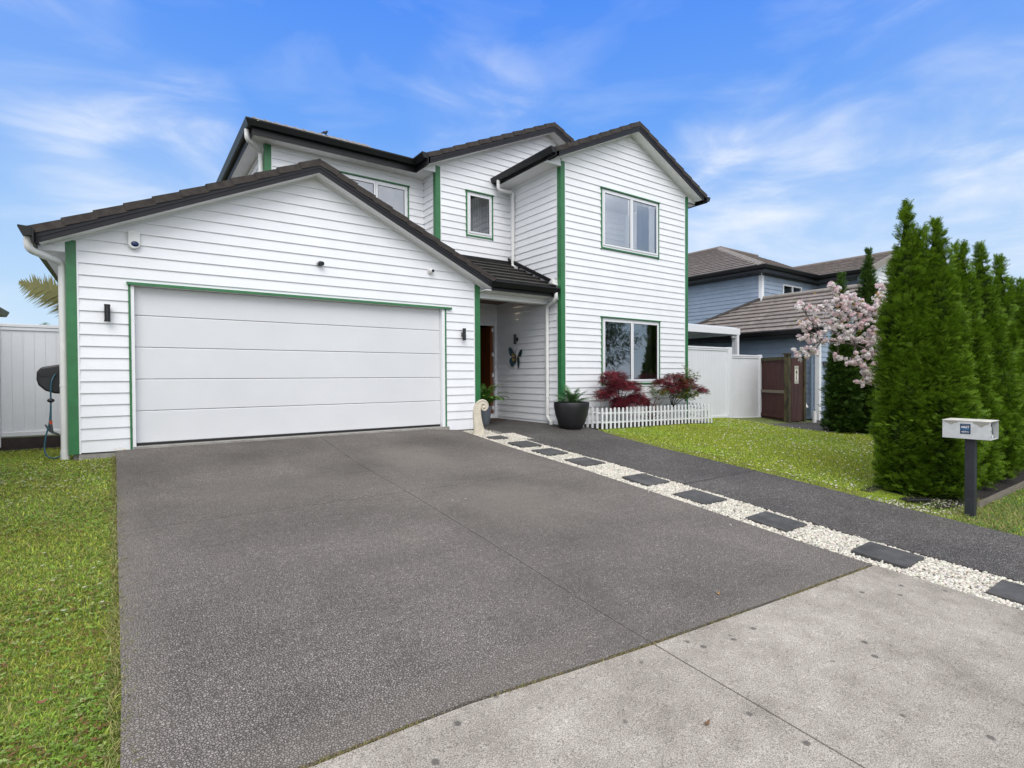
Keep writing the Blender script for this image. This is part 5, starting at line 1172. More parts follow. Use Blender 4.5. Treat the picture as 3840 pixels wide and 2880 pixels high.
def conifer_mesh(cols_, H0, seed, dens=1.0, size=.088, nlobe=44, base=(.015, .038, .005), tip=(.27, .47, .022), sd=(0, 0)):  # base colour darkened to paint shade into the gaps between tufts
    """cols_: list of (x, y, radius, height) leaders"""
    g = np.random.default_rng(seed); PP = []; DD = []; cv = []; cf = []
    lob = [(g.uniform(0, 1), g.uniform(0, 2 * math.pi), g.uniform(.08, .2), g.uniform(.25, .6), g.uniform(.05, .14)) for _ in range(nlobe)]
    def rad(t, a, R0, k):
        r = prof(t) * R0
        w = 1 + .05 * np.sin(9 * t * 3.1 + 3 * a + k) + .05 * np.sin(17 * t + 5 * a + 2 * k) + .035 * np.sin(31 * t - 7 * a + k)
        for (lt, la, st_, sa, amp) in lob:
            da = (a - la - k + math.pi) % (2 * math.pi) - math.pi; w = w + amp * np.exp(-((t - lt) / st_) ** 2 * 3 - (da / sa) ** 2) * 1.5
        return r * w
    for k, (cx, cy, R0, Hh) in enumerate(cols_):
        n = int(8200 * dens * R0 / .3 * Hh / 3); t = g.uniform(0, 1, int(n * 1.9)); keep = g.uniform(0, 1, len(t)) < prof(t) * .8 + .2; t = t[keep][:n]; a = g.uniform(0, 2 * math.pi, len(t))
        r = rad(t, a, R0, k) * g.uniform(.80, 1.0, len(t)); lean = .03 * np.sin(t * 5 + k)
        m0 = len(t) // 5; tuft = g.integers(0, m0, len(t)); t = t[:m0][tuft]; a = a[:m0][tuft]; ro_ = g.uniform(.72, 1.08, m0)[tuft]; r = rad(t, a, R0, k) * ro_; lean = .03 * np.sin(t * 5 + k)
        jit = g.normal(0, .016, (len(t), 3)); p = np.stack([cx + r * np.cos(a) + lean, cy + r * np.sin(a), .03 + t * Hh], 1) + jit
        fan = g.uniform(-1.0, 1.0, len(t)); upv = (.30 + .9 * t ** 3 + g.normal(0, .3, m0)[tuft]); sl_ = g.normal(0, .35, m0)[tuft]
        d = np.stack([np.cos(a) - np.sin(a) * fan, np.sin(a) + np.cos(a) * fan, upv + sl_ * fan + g.normal(0, .10, len(t))], 1); PP.append(p); DD.append(d)
        m_ = int(46 * dens); tt = 1 - g.uniform(0, 1, m_) ** 1.3 * .07; a2 = g.uniform(0, 6.28, m_)
        PP.append(np.stack([cx + .03 * np.cos(a2) + .03 * np.sin(5 + k), cy + .03 * np.sin(a2), .03 + tt * Hh + g.uniform(0, .03, m_)], 1)); DD.append(np.stack([np.cos(a2) * .5, np.sin(a2) * .5, np.full(m_, 1.)], 1))
        # inner twig mass
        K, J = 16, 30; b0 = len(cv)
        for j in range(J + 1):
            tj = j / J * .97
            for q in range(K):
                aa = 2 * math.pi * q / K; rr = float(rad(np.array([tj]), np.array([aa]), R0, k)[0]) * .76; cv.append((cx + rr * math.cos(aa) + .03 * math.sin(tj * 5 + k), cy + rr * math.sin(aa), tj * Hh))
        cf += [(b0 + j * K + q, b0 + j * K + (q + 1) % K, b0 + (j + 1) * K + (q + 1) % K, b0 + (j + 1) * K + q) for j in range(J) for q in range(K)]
    P = np.concatenate(PP); D = np.concatenate(DD)
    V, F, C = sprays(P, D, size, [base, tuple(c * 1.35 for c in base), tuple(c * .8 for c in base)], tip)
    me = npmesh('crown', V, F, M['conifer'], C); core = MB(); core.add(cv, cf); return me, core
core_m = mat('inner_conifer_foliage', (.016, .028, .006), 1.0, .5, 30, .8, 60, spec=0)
def make_conifer(name, loc, cols_, seed, label, group, **kw):
    t = empty(name, loc, label, 'conifer', group)
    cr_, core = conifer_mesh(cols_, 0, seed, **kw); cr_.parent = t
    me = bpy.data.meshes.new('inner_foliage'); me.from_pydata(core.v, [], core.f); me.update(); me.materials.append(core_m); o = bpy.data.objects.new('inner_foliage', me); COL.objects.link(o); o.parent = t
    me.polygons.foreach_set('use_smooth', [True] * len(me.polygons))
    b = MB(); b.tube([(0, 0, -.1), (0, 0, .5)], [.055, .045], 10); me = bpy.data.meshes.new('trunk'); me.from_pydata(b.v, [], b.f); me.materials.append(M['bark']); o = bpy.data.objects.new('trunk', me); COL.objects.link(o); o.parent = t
    return t
def gl(x, y): return (x, y, float(gz(x, y)))
GRP = 'conifers in the boundary hedge'
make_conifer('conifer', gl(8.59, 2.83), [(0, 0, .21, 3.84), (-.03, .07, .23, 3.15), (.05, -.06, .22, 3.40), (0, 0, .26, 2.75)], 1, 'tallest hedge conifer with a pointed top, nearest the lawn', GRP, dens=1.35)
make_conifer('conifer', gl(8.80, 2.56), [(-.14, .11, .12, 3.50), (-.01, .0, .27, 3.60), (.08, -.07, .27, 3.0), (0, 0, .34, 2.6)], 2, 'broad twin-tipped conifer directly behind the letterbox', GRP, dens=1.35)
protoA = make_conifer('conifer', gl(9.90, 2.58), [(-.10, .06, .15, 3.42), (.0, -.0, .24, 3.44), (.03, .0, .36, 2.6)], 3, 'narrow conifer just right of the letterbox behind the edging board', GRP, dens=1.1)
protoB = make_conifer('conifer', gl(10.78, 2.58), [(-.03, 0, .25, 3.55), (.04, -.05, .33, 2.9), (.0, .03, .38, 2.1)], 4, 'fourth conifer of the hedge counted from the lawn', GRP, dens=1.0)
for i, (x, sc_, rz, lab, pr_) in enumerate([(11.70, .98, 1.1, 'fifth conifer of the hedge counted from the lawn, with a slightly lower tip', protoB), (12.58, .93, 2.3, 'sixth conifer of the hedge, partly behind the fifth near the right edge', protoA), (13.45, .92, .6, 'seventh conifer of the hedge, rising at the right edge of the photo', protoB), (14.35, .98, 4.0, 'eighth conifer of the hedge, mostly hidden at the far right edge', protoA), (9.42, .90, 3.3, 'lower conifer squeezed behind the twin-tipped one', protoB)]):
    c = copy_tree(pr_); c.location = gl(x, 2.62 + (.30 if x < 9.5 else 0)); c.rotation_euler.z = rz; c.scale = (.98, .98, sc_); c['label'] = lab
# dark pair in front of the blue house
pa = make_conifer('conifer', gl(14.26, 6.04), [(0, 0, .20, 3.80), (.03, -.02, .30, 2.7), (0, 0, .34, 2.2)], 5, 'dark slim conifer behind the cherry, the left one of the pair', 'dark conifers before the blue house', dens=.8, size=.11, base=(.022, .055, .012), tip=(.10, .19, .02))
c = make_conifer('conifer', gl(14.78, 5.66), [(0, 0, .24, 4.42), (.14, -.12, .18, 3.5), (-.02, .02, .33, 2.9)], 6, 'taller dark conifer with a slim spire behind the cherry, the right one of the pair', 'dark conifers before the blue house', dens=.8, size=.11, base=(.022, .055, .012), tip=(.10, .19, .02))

# ================================================================ red maples
def palm_leaf(P, size, cols, lobes=5, narrow=.13, droop=.9):
    n = len(P); a0 = rng.uniform(0, 6.28, n); V = []; C = []
    out = np.stack([np.cos(a0), np.sin(a0), -droop * rng.uniform(.4, 1.3, n)], 1); out /= np.linalg.norm(out, axis=1, keepdims=True)
    sd = np.cross(out, np.array([0, 0, 1.])); sd /= np.linalg.norm(sd, axis=1, keepdims=True); s = (size * rng.uniform(.6, 1.25, n))[:, None]
    nn = np.cross(sd, out); col = np.array(cols)[rng.integers(0, len(cols), n)] * rng.uniform(.6, 1.35, (n, 1))
    for k in range(lobes):
        an = (k - (lobes - 1) / 2) * (2.2 / (lobes - 1)); L_ = 1 - .32 * abs(an) / 1.1; d = out * math.cos(an) + sd * math.sin(an); e = -out * math.sin(an) + sd * math.cos(an); j = nn * rng.normal(0, .12, (n, 1))
        V += [P, P + (d * .45 + e * narrow + j) * s * L_, P + (d + j * 1.6) * s * L_, P + (d * .45 - e * narrow + j) * s * L_]; C += [col] * 4
    V = np.stack(V, 1).reshape(-1, 3); F = np.concatenate([np.array([(4 * k, 4 * k + 1, 4 * k + 2), (4 * k, 4 * k + 2, 4 * k + 3)]) for k in range(lobes)]); F = (F[None] + (np.arange(n) * 4 * lobes)[:, None, None]).reshape(-1, 3)
    return V, F, np.stack(C, 1).reshape(-1, 3)
def bez(a, b, c, n=7):
    a, b, c = map(Vector, (a, b, c)); return [a * (1 - t) ** 2 + b * 2 * t * (1 - t) + c * t * t for t in np.linspace(0, 1, n)]
def pads(base, pads_, nleaf, size, cols, name, label, narrow, lobes, trunk_r=.02, droop=.9, cat='maple', top=None):
    t = empty(name, base, label, cat, 'maples in the picket bed'); B = Vector(base); P = []; b = MB(); fork = B + Vector((0, 0, .35))
    b.tube([B - Vector((0, 0, .05)), B + Vector((.01, .01, .18)), fork], [trunk_r, trunk_r * .9, trunk_r * .75], 8)
    tot = sum(p[3] * p[4] for p in pads_)
    for (x, y, z, rx, rz) in pads_:
        c = Vector((x, y, z)); b.tube(bez(fork, (fork + c) / 2 + Vector((0, 0, .10)), c, 8), [trunk_r * .6 * (1 - .8 * i / 7) for i in range(8)], 6)
        for _ in range(5):
            a = random.uniform(0, 6.28); e = c + Vector((math.cos(a) * rx * .8, math.sin(a) * rx * .7, random.uniform(-.6, .1) * rz)); b.tube(bez(c - (c - fork) * .2, c + Vector((0, 0, .03)), e, 6), [trunk_r * .25 * (1 - .7 * i / 5) for i in range(6)], 5)
        n = int(nleaf * rx * rz / tot); a = rng.uniform(0, 6.28, n); r = np.sqrt(rng.uniform(0, 1, n)); zz = z + rz * (np.sqrt(np.clip(1 - r * r, 0, 1)) * .8 - .30) * rng.uniform(.2, 1.1, n) - rng.uniform(0, .9, n) * rz
        P.append(np.stack([x + rx * r * np.cos(a) * (1 + rng.normal(0, .12, n)), y + rx * .75 * r * np.sin(a), zz], 1))
    P = np.concatenate(P); V, F, C = palm_leaf(P, size, cols, lobes, narrow, droop); V = V - np.array(base)
    npmesh('leaves', V, F, M['leaf'], C, t); b.build('branches', M['dark_bark'], t, smooth=True); return t
RED = [(.14, .016, .028), (.20, .022, .036), (.085, .012, .02), (.26, .035, .045)]
pads((9.20, 8.62, -.19), [(8.78, 8.5, 1.00, .30, .20), (9.10, 8.6, 1.02, .25, .16), (8.66, 8.5, .66, .28, .18), (9.15, 8.45, .80, .35, .20), (9.45, 8.5, .78, .28, .20), (9.72, 8.55, .52, .22, .24), (9.18, 8.5, .45, .30, .22), (9.50, 8.5, .50, .22, .2), (8.98, 8.5, .86, .3, .2), (9.85, 8.45, .42, .16, .2), (8.55, 8.5, .55, .15, .12), (9.0, 8.45, .42, .2, .2)], 1750, .15, RED, 'maple', 'dark red lace-leaf maple covering the lower left of the window', .028, 7, .022)
pads((11.08, 8.62, -.2), [(10.65, 8.55, .86, .30, .16), (11.02, 8.5, .98, .28, .13), (11.0, 8.45, .78, .32, .16), (11.75, 8.5, .70, .35, .14), (11.45, 8.5, .86, .25, .14), (12.05, 8.45, .60, .2, .12), (10.75, 8.45, .66, .25, .14)], 900, .135, RED + [(.16, .05, .02)], 'maple', 'mixed red and green maple at the right end of the picket fence', .035, 7, .018, droop=.7)
mt_ = COL.objects[-2].parent if COL.objects[-2].parent else None
tm = [o for o in COL.objects if o.get('label', '').startswith('mixed red and green')][0]
P = []
for (x, y, z, rx, rz, n) in [(11.35, 8.5, .84, .28, .18, 260), (11.5, 8.5, 1.10, .12, .20, 40), (11.8, 8.5, .95, .22, .12, 60), (10.45, 8.5, .55, .30, .12, 150), (11.2, 8.45, .50, .35, .14, 300), (11.55, 8.45, .48, .3, .12, 220), (11.25, 8.4, .66, .2, .14, 120), (10.15, 8.5, .66, .12, .05, 24)]:
    a = rng.uniform(0, 6.28, n); r = np.sqrt(rng.uniform(0, 1, n)); P.append(np.stack([x + rx * r * np.cos(a), y + .7 * rx * r * np.sin(a), z + rng.normal(0, rz * .5, n)], 1))
V, F, C = palm_leaf(np.concatenate(P), .075, [(.10, .18, .025), (.16, .22, .03), (.24, .18, .04), (.08, .14, .02)], 5, .12, .5); npmesh('green_leaves', V - np.array([11.08, 8.62, -.2]), F, M['leaf'], C, tm)

# ---- red flax behind the pickets, little clumps in the bed
def strap(base, n, L, w, cols, name, label, spread=1.0):
    t = empty(name, base, label, 'plant'); V = []; F = []; C = []; o = 0
    for i in range(n):
        a = random.uniform(0, 6.28); h = Vector((math.cos(a), math.sin(a), 0)); s = Vector((-h.y, h.x, 0)); e = random.uniform(.5, 1.5); l = L * random.uniform(.6, 1.1); p = Vector((0, 0, 0)); K = 6; col = np.array(random.choice(cols)) * random.uniform(.7, 1.3)
        for k in range(K + 1):
            ww = w * (1 - (k / K) ** 2) * .5 + .0008; V += [tuple(p - s * ww), tuple(p + s * ww)]; C += [col, col]; e -= spread * .9 * k / K / K * 2; p = p + (h * math.cos(e) + Vector((0, 0, 1)) * math.sin(e)) * (l / K)
            if k < K: F += [(o, o + 1, o + 3, o + 2)]; o += 2
        o += 2
    npmesh('strap_leaves', np.array(V), np.array(F), M['leaf'], np.array(C), t); return t
strap((10.15, 8.5, -.2), 60, .82, .022, [(.16, .05, .04), (.20, .09, .06), (.08, .04, .03)], 'flax', 'bronze-red flax clump behind the middle of the picket fence')

# ================================================================ palms beyond the fence
def palm(base, crown_z, nf, L, label, roll=0, az=None, up=(.1, 1.1), leaf=.45, cols=((.11, .13, .03), (.16, .16, .05), (.20, .17, .07)), npair=46, w=.03, droop=.55):
    t = empty('palm_tree', base, label, 'palm'); b = MB(); B = Vector(base); b.tube([B, B + Vector((.05, 0, (crown_z - base[2]) / 2)), Vector((base[0], base[1], crown_z))], [.13, .11, .09], 10); b.build('trunk', M['bark'], t, smooth=True)
    V, F, C = fronds((base[0], base[1], crown_z), nf, L, *up, w, leaf, npair, [tuple(c) for c in cols], az=az, droop=droop, roll=roll); npmesh('fronds', V - np.array(base), F, M['leaf'], C, t); return t
random.seed(11)
palm((-.25, 14.3, -.1), 2.15, 7, 1.75, 'palm whose frond reaches out past the left garage gutter', roll=1.15, az=[math.pi * .99, -.4, .6, 1.3, 2.2, -1.2, 2.7], up=(.60, .64), leaf=.46, droop=.34, w=.045)
random.seed(5)
palm((-2.4, 24, -.1), 1.9, 12, 1.3, 'small distant palm top just showing above the left fence', up=(.2, 1.2), leaf=.3, npair=26, w=.03, cols=((.06, .10, .03), (.09, .13, .04)))

# ================================================================ cherry
t = empty('cherry_tree', gl(12.3, 3.75), 'pink double-blossomed cherry tree behind the tall conifer', 'cherry tree')
base = Vector(gl(12.3, 3.75)); b = MB(); 
_cl = [(10.42, 5.25, 2.26, .14), (10.66, 5.07, 2.20, .12), (10.93, 4.9, 2.66, .10), (10.98, 4.86, 2.56, .10), (10.42, 5.23, 1.90, .15), (10.62, 5.1, 1.98, .12), (10.47, 5.2, 1.68, .14), (10.70, 5.05, 1.74, .12), (10.48, 5.2, 1.36, .15), (10.62, 5.1, 1.40, .12), (10.75, 5.0, 1.60, .1),
      (10.95, 4.85, 2.36, .17), (11.05, 4.8, 2.28, .14), (11.0, 4.85, 2.12, .2), (11.2, 4.72, 2.40, .2), (11.2, 4.7, 2.18, .22), (11.05, 4.8, 1.92, .2), (10.9, 4.9, 1.84, .15), (11.32, 4.62, 2.28, .16), (11.42, 4.55, 2.05, .2), (11.3, 4.62, 1.9, .2), (11.5, 4.45, 2.2, .2), (11.6, 4.4, 2.05, .22), (11.72, 4.35, 1.95, .2), (11.72, 4.35, 2.2, .18), (11.5, 4.48, 1.78, .2), (11.15, 4.72, 1.72, .16), (11.0, 4.82, 1.62, .12), (11.3, 4.6, 1.62, .14), (11.55, 4.42, 1.56, .18), (11.68, 4.35, 1.5, .18), (11.4, 4.5, 1.36, .16), (11.6, 4.4, 1.3, .16), (11.25, 4.62, 1.20, .13), (11.15, 4.68, 1.20, .1), (11.35, 4.55, 1.14, .1), (11.42, 4.5, 1.02, .15), (11.55, 4.42, 1.05, .15), (11.5, 4.45, .88, .15), (11.38, 4.52, .80, .13), (11.6, 4.4, .78, .13), (10.98, 4.85, 1.28, .08), (11.62, 4.38, 2.42, .1), (11.72, 4.32, 2.62, .12), (11.9, 4.2, 1.8, .2), (12.0, 4.1, 1.4, .2), (12.1, 4.1, 2.1, .25), (12.4, 3.9, 2.4, .25), (12.3, 4.0, 1.9, .25), (12.8, 3.7, 2.2, .3), (13, 4.1, 2.0, .3), (12.6, 4.5, 2.3, .3)]
cl = [(x_ + .10, y_ - .07, z_, r_) for x_, y_, z_, r_ in _cl]
fork = base + Vector((-.1, .1, 1.15)); b.tube(bez(base - Vector((0, 0, .1)), base + Vector((0, 0, .6)), fork, 8), [.10, .095, .088, .08, .075, .07, .068, .066], 12)
mains = [bez(fork, (12.0, 4.1, 1.9), (11.25, 4.68, 2.25), 9), bez(fork, (11.9, 4.1, 1.5), (10.85, 4.95, 1.62), 9), bez(fork, (12.0, 4.2, 1.3), (11.55, 4.45, .95), 8), bez(fork, (12.2, 3.9, 2.0), (12.6, 4.2, 2.4), 7), bez(fork, (12.5, 3.7, 1.8), (13.0, 3.9, 2.1), 7)]
for mpt in mains: b.tube(mpt, [.045 * (1 - .72 * i / (len(mpt) - 1)) for i in range(len(mpt))], 8)
allm = [p for mm_ in mains for p in mm_]
pet = []; lv = []; bud = []
for (x, y, z, r) in cl:
    c = Vector((x, y, z)); q = min(allm, key=lambda p: (p - c).length + (0 if p.x > c.x - .05 else .5)); mid = (q + c) / 2 + Vector((random.uniform(-.05, .05), random.uniform(-.05, .05), random.uniform(-.02, .12))); tw = bez(q, mid, c, 7); b.tube(tw, [.013 * (1 - .65 * i / 6) for i in range(7)], 6)
    for _ in range(3):
        e = c + Vector((random.uniform(-r, r), random.uniform(-r, r) * .7, random.uniform(-r, r) * .6)); b.tube([tw[4], (tw[5] + e) / 2, e], [.006, .0045, .003], 5)
    k = int(7 + 330 * r * r)
    for _ in range(k): pet.append((x + random.gauss(0, r * .55), y + random.gauss(0, r * .4), z + random.gauss(0, r * .32)))
    for _ in range(int(4 + r * 40)): lv.append((x + random.gauss(0, r * .7), y + random.gauss(0, r * .5), z + r * .25 + random.gauss(0, r * .35)))
b.build('branches', M['bark'], t, smooth=True)
P = np.array(pet); K = 44; n = len(P)
u = rng.normal(0, 1, (n, K, 3)); u /= np.linalg.norm(u, axis=2, keepdims=True); c = P[:, None] + u * rng.uniform(.014, .045, (n, K, 1)); c = c.reshape(-1, 3); nu = u.reshape(-1, 3) + rng.normal(0, .5, (n * K, 3)); s1 = np.cross(nu, rng.normal(0, 1, nu.shape)); s1 /= np.linalg.norm(s1, axis=1, keepdims=True); s2 = np.cross(nu, s1); s2 /= np.linalg.norm(s2, axis=1, keepdims=True)
sz = rng.uniform(.010, .018, (len(c), 1)); V = np.stack([c - s1 * sz - s2 * sz * .6, c + s1 * sz - s2 * sz * .6, c + s1 * sz * .8 + s2 * sz, c - s1 * sz * .8 + s2 * sz], 1).reshape(-1, 3); F = np.arange(len(V)).reshape(-1, 4)
pk_ = rng.uniform(0, 1, (n, 1, 1)) ** 1.5; cc = np.array([.92, .87, .85]) * (1 - pk_) + np.array([.90, .69, .71]) * pk_; cc = np.repeat(cc, K, 1) * rng.uniform(.86, 1.1, (n, K, 1)); cc = np.clip(np.repeat(cc.reshape(-1, 3), 4, 0), 0, .92)
npmesh('blossom', V - np.array(base), F, M['petal'], cc, t)
lv = np.array(lv); n = len(lv); d = rng.normal(0, 1, (n, 3)); d[:, 2] = np.abs(d[:, 2]) * .4; d /= np.linalg.norm(d, axis=1, keepdims=True); s = np.cross(d, rng.normal(0, 1, (n, 3))); s /= np.linalg.norm(s, axis=1, keepdims=True); L_ = rng.uniform(.04, .085, (n, 1))
V = np.stack([lv, lv + d * L_ * .5 + s * L_ * .24, lv + d * L_, lv + d * L_ * .5 - s * L_ * .24], 1).reshape(-1, 3); F = np.arange(len(V)).reshape(-1, 4)
C = np.array([(.24, .30, .05), (.32, .20, .05), (.36, .24, .08), (.18, .28, .05), (.28, .13, .05)])[rng.integers(0, 5, n)]; npmesh('leaves', V - np.array(base), F, M['leaf'], np.repeat(C, 4, 0), t)
# ================================================================ blue neighbour house
NB = empty('house', (18.9, 12, -.4), 'blue-grey weatherboard two-storey house with brown tiled roofs behind the gate', 'house')
H = NB; BL = M['blue']
NX, NY = 16.9, 7.8
brn = [-.40 + .1575 * i for i in range(0, 60)]
ns = .575; nzc = 3.72; NXc = 18.89
nz = lambda x: nzc - .10 - ns * abs(x - NXc)
wall_boards('front_wall', 'y', NY, [(NX, -.40), (20.9, -.40), (20.9, nz(20.9)), (NXc, nz(NXc)), (NX, nz(NX))], brn, [(17.48, 20.3, -.5, 1.86)], m=BL, parent=H)
W_N = (12.0, 13.1, .6, 1.32)
wall_boards('side_wall', 'x', NX + .003, [(NY + .003, -.4), (13.2, -.4), (13.2, 2.2), (NY + .003, 2.2)], brn, [W_N], m=BL, parent=H)
mb = MB(); mb.box(NX - .022, NX + .10, NY - .024, NY, -.42, 2.12); mb.box(NX - .022, NX, NY + .0002, NY + .10, -.42, 2.12); mb.build('corner_board', M['white_trim'], H)
mb = MB(); mb.box(17.46, 17.50, NY - .02, NY + .16, -.4, 1.86); mb.box(17.46, 20.3, NY - .03, NY + .05, 1.86, 1.93); mb.build('garage_trim', M['blue_pipe'], H)
mb = MB()
for i in range(4): mb.box(17.505, 20.28, NY + .12, NY + .15, -.38 + i * .56, .17 + i * .56)
mb.build('garage_door', M['door_white'], H)
t = empty('flood_light', (17.2, NY - .02, 1.28), 'dark flood light on the narrow front wall of the blue house', 'flood light'); b = MB(); b.box(17.10, 17.34, NY - .13, NY - .021, 1.19, 1.36); b.build('lamp_body', M['plate_grey'], t, bevel=.01); b = MB(); b.box(17.20, 17.33, NY - .136, NY - .131, 1.205, 1.29); b.build('lamp_lens', M['alu'], t)
# small side window under the pergola beam
mb = MB(); mb.box(NX - .03, NX + .02, 11.98, 13.12, 1.30, 1.36); mb.box(NX - .02, NX + .02, 12.0, 12.05, .6, 1.30); mb.box(NX - .02, NX + .02, 13.05, 13.1, .6, 1.30); w = mb.build('window', M['alu'], H)
mb = MB(); mb.add([(NX + .01, 12.05, .6), (NX + .01, 13.05, .6), (NX + .01, 13.05, 1.3), (NX + .01, 12.05, 1.3)], [(0, 1, 2, 3)]); mb.build('glass_pane', M['glass'], w); mb = MB(); mb.box(NX + .1, NX + .12, 11.9, 13.2, .5, 1.4); mb.build('blind', M['room'], w)
t_ = M['tile_n']
ex = 16.44; ez = nzc - ns * (NXc - ex)
roof_poly('lower_roof', [(ex, 13.12, ez), (ex, 7.45, ez), (NXc, 7.45, nzc), (NXc, 10.67, nzc)], t_, H, course=.30, thick=.05)
roof_poly('lower_roof', [(21.34, 7.45, ez), (21.34, 10.6, ez), (NXc, 10.6, nzc), (NXc, 7.45, nzc)], t_, H, course=.30, thick=.05)
roof_poly('lower_roof', [(NXc, 13.12, ez), (ex, 13.12, ez), (NXc, 10.67, nzc)], t_, H, course=.30, thick=.05)
mb = MB(); mb.tube([(NXc, 7.46, nzc + .02), (NXc, 10.67, nzc + .02)], .085, 10); mb.build('ridge_cap', M['cap_n'], H, smooth=True)
mb = MB(); mb.tube([(NXc, 10.67, nzc + .03), (ex, 13.12, ez + .03)], .075, 10); mb.build('hip_cap', M['tile'], H, smooth=True)
mb = MB()
for xe in (ex - .05, 21.4): mb.prism([(xe, 7.42, nzc - .18 - ns * abs(xe - NXc)), (NXc, 7.42, nzc - .18), (NXc, 7.42, nzc + .02), (xe, 7.42, nzc + .02 - ns * abs(xe - NXc))], (0, .04, 0))
mb.build('barge_board', M['cap_n'], H); 
mb = MB()
for xe in (ex - .02, 21.3): mb.prism([(xe, 7.46, nzc - .16 - ns * abs(xe - NXc)), (NXc, 7.46, nzc - .16), (NXc, NY, nzc - .16), (xe, NY, nzc - .16 - ns * abs(xe - NXc))], (0, 0, .012))
mb.build('rake_soffit', M['soffit'], H)
gutter('gutter', [(ex - .03, 13.2, ez - .0), (ex - .03, 7.40, ez - .0)], H, side=-1, fascia=.22)
mb = MB(); mb.box(ex, NX, NY, 13.2, ez - .21, ez - .20); mb.build('eave_soffit', M['gutter'], H)
downpipe('downpipe', [(16.84, 7.98, 2.15), (16.84, 7.98, -.35)], H, .045, m=M['blue_pipe'])
mb = MB(); mb.tube([(16.80, 8.22, .20), (16.72, 8.05, -.05)], .04, 10); mb.build('waste_pipe', M['pvc'], H, smooth=True)
# upper storey
QX, QY = 18.78, 10.67
urow = [2.0 + .152 * i for i in range(0, 30)]
WU = (20.24, 21.66, 3.55, 4.40); WU2 = (22.55, 23.05, 3.55, 4.32)
wall_boards('upper_side_wall', 'x', QX + .003, [(QY + .003, 2.2), (20, 2.2), (20, 4.70), (QY + .003, 4.70)], urow, m=BL, parent=H)
wall_boards('upper_front_wall', 'y', QY, [(QX, 2.9), (23.1, 2.9), (23.1, 4.70), (QX, 4.70)], urow, [WU, WU2], m=BL, parent=H)
wall_boards('upper_return_wall', 'x', 23.1, [(8.9, 2.9), (QY, 2.9), (QY, 4.62), (8.9, 4.62)], urow, m=BL, parent=H)
mb = MB(); mb.box(QX - .022, QX + .13, QY - .024, QY, 3.3, 4.68); mb.box(QX - .022, QX, QY + .0002, QY + .10, 3.0, 4.68); mb.build('corner_board', M['white_trim'], H)
def nwin(r, y, mull):
    x0, x1, z0, z1 = r; mb = MB(); t2 = .06; mb.box(x0, x1, y - .03, y + .03, z1 - t2, z1); mb.box(x0, x0 + t2, y - .03, y + .03, z0, z1 - t2); mb.box(x1 - t2, x1, y - .03, y + .03, z0, z1 - t2); mb.box(x0, x1, y - .03, y + .03, z0 - .02, z0)
    for m_ in mull: mb.box(m_ - .03, m_ + .03, y - .035, y + .03, z0, z1 - t2)
    w = mb.build('window', M['alu'], H); mb = MB(); mb.add([(x0 + t2, y, z0), (x1 - t2, y, z0), (x1 - t2, y, z1 - t2), (x0 + t2, y, z1 - t2)], [(0, 1, 2, 3)]); mb.build('glass_pane', M['glass'], w)
    mb = MB(); mb.box(x0 - .05, x1 + .05, y + .30, y + .32, z0 - .1, z1 + .1); mb.build('blind', mat('grey_blind', (.10, .12, .13), .9, .4, 5, stretch=(12, 1, 1)), w)
nwin(WU, QY, [20.95]); nwin(WU2, QY, [])
# upper roofs
uz = 4.86; s2 = .44; pkx, pky, pkz = 23.3, 15.3, uz + s2 * 5.0
cx, cy = 18.30, 10.36
roof_poly('upper_roof', [(cx, 22, uz), (cx, cy, uz), (pkx, pky + .06, pkz), (pkx, 22, pkz)], t_, H, course=.34, thick=.05)
roof_poly('upper_roof', [(cx, cy, uz), (22.25, cy, uz), (26.2, 14.3, uz + s2 * 3.94), (26.5, pky + .06, pkz), (pkx, pky + .06, pkz)], t_, H, course=.34, thick=.05)
mb = MB(); a = Vector((cx, cy, uz)); d = Vector((pkx, pky + .06, pkz)) - a; n = 20
for i in range(n):
    p, q = a + d * (i / n), a + d * ((i + 1.03) / n); s_ = Vector((.7071, -.7071, 0)) * .17; z = Vector((0, 0, .05))
    mb.add([p - s_ - z + Vector((0, 0, .03)), p + Vector((0, 0, .11)), p + s_ - z + Vector((0, 0, .03)), q - s_ - z, q + Vector((0, 0, .08)), q + s_ - z], [(0, 1, 4, 3), (1, 2, 5, 4), (2, 1, 0), (3, 4, 5)])
mb.build('hip_cap', M['cap_n'], H)
mb = MB(); mb.tube([(pkx, pky, pkz + .02), (pkx, 22, pkz + .02)], .09, 8); mb.tube([(pkx, pky, pkz + .02), (26.5, pky, pkz + .02)], .09, 8); mb.build('ridge_cap', M['tile_n'], H, smooth=True)
rx, rzz = 24.9, 5.80
re = uz - .02; sr = (rzz - re) / (rx - 22.2)
roof_poly('wing_roof', [(22.2, 10.40, re), (22.2, 8.55, re), (rx, 8.55, rzz), (rx, 13.2, rzz)], t_, H, course=.34, thick=.05)
roof_poly('wing_roof', [(27.6, 8.55, re), (27.6, 13.2, re), (rx, 13.2, rzz), (rx, 8.55, rzz)], t_, H, course=.34, thick=.05)
mb = MB(); mb.tube([(rx, 8.56, rzz + .02), (rx, 13.2, rzz + .02)], .085, 8); mb.build('ridge_cap', M['tile_n'], H, smooth=True)
mb = MB()
for xe in (22.15, 27.65): mb.prism([(xe, 8.52, rzz - .2 - sr * abs(xe - rx)), (rx, 8.52, rzz - .2), (rx, 8.52, rzz + .04), (xe, 8.52, rzz + .04 - sr * abs(xe - rx))], (0, .04, 0))
mb.build('barge_board', M['cap_n'], H)
wall_boards('wing_gable_wall', 'y', 8.9, [(23.1, 2.9), (26.7, 2.9), (26.7, rzz - .2 - sr * 1.8), (rx, rzz - .2), (23.1, rzz - .2 - sr * 1.8)], urow, m=M['white'], parent=H)
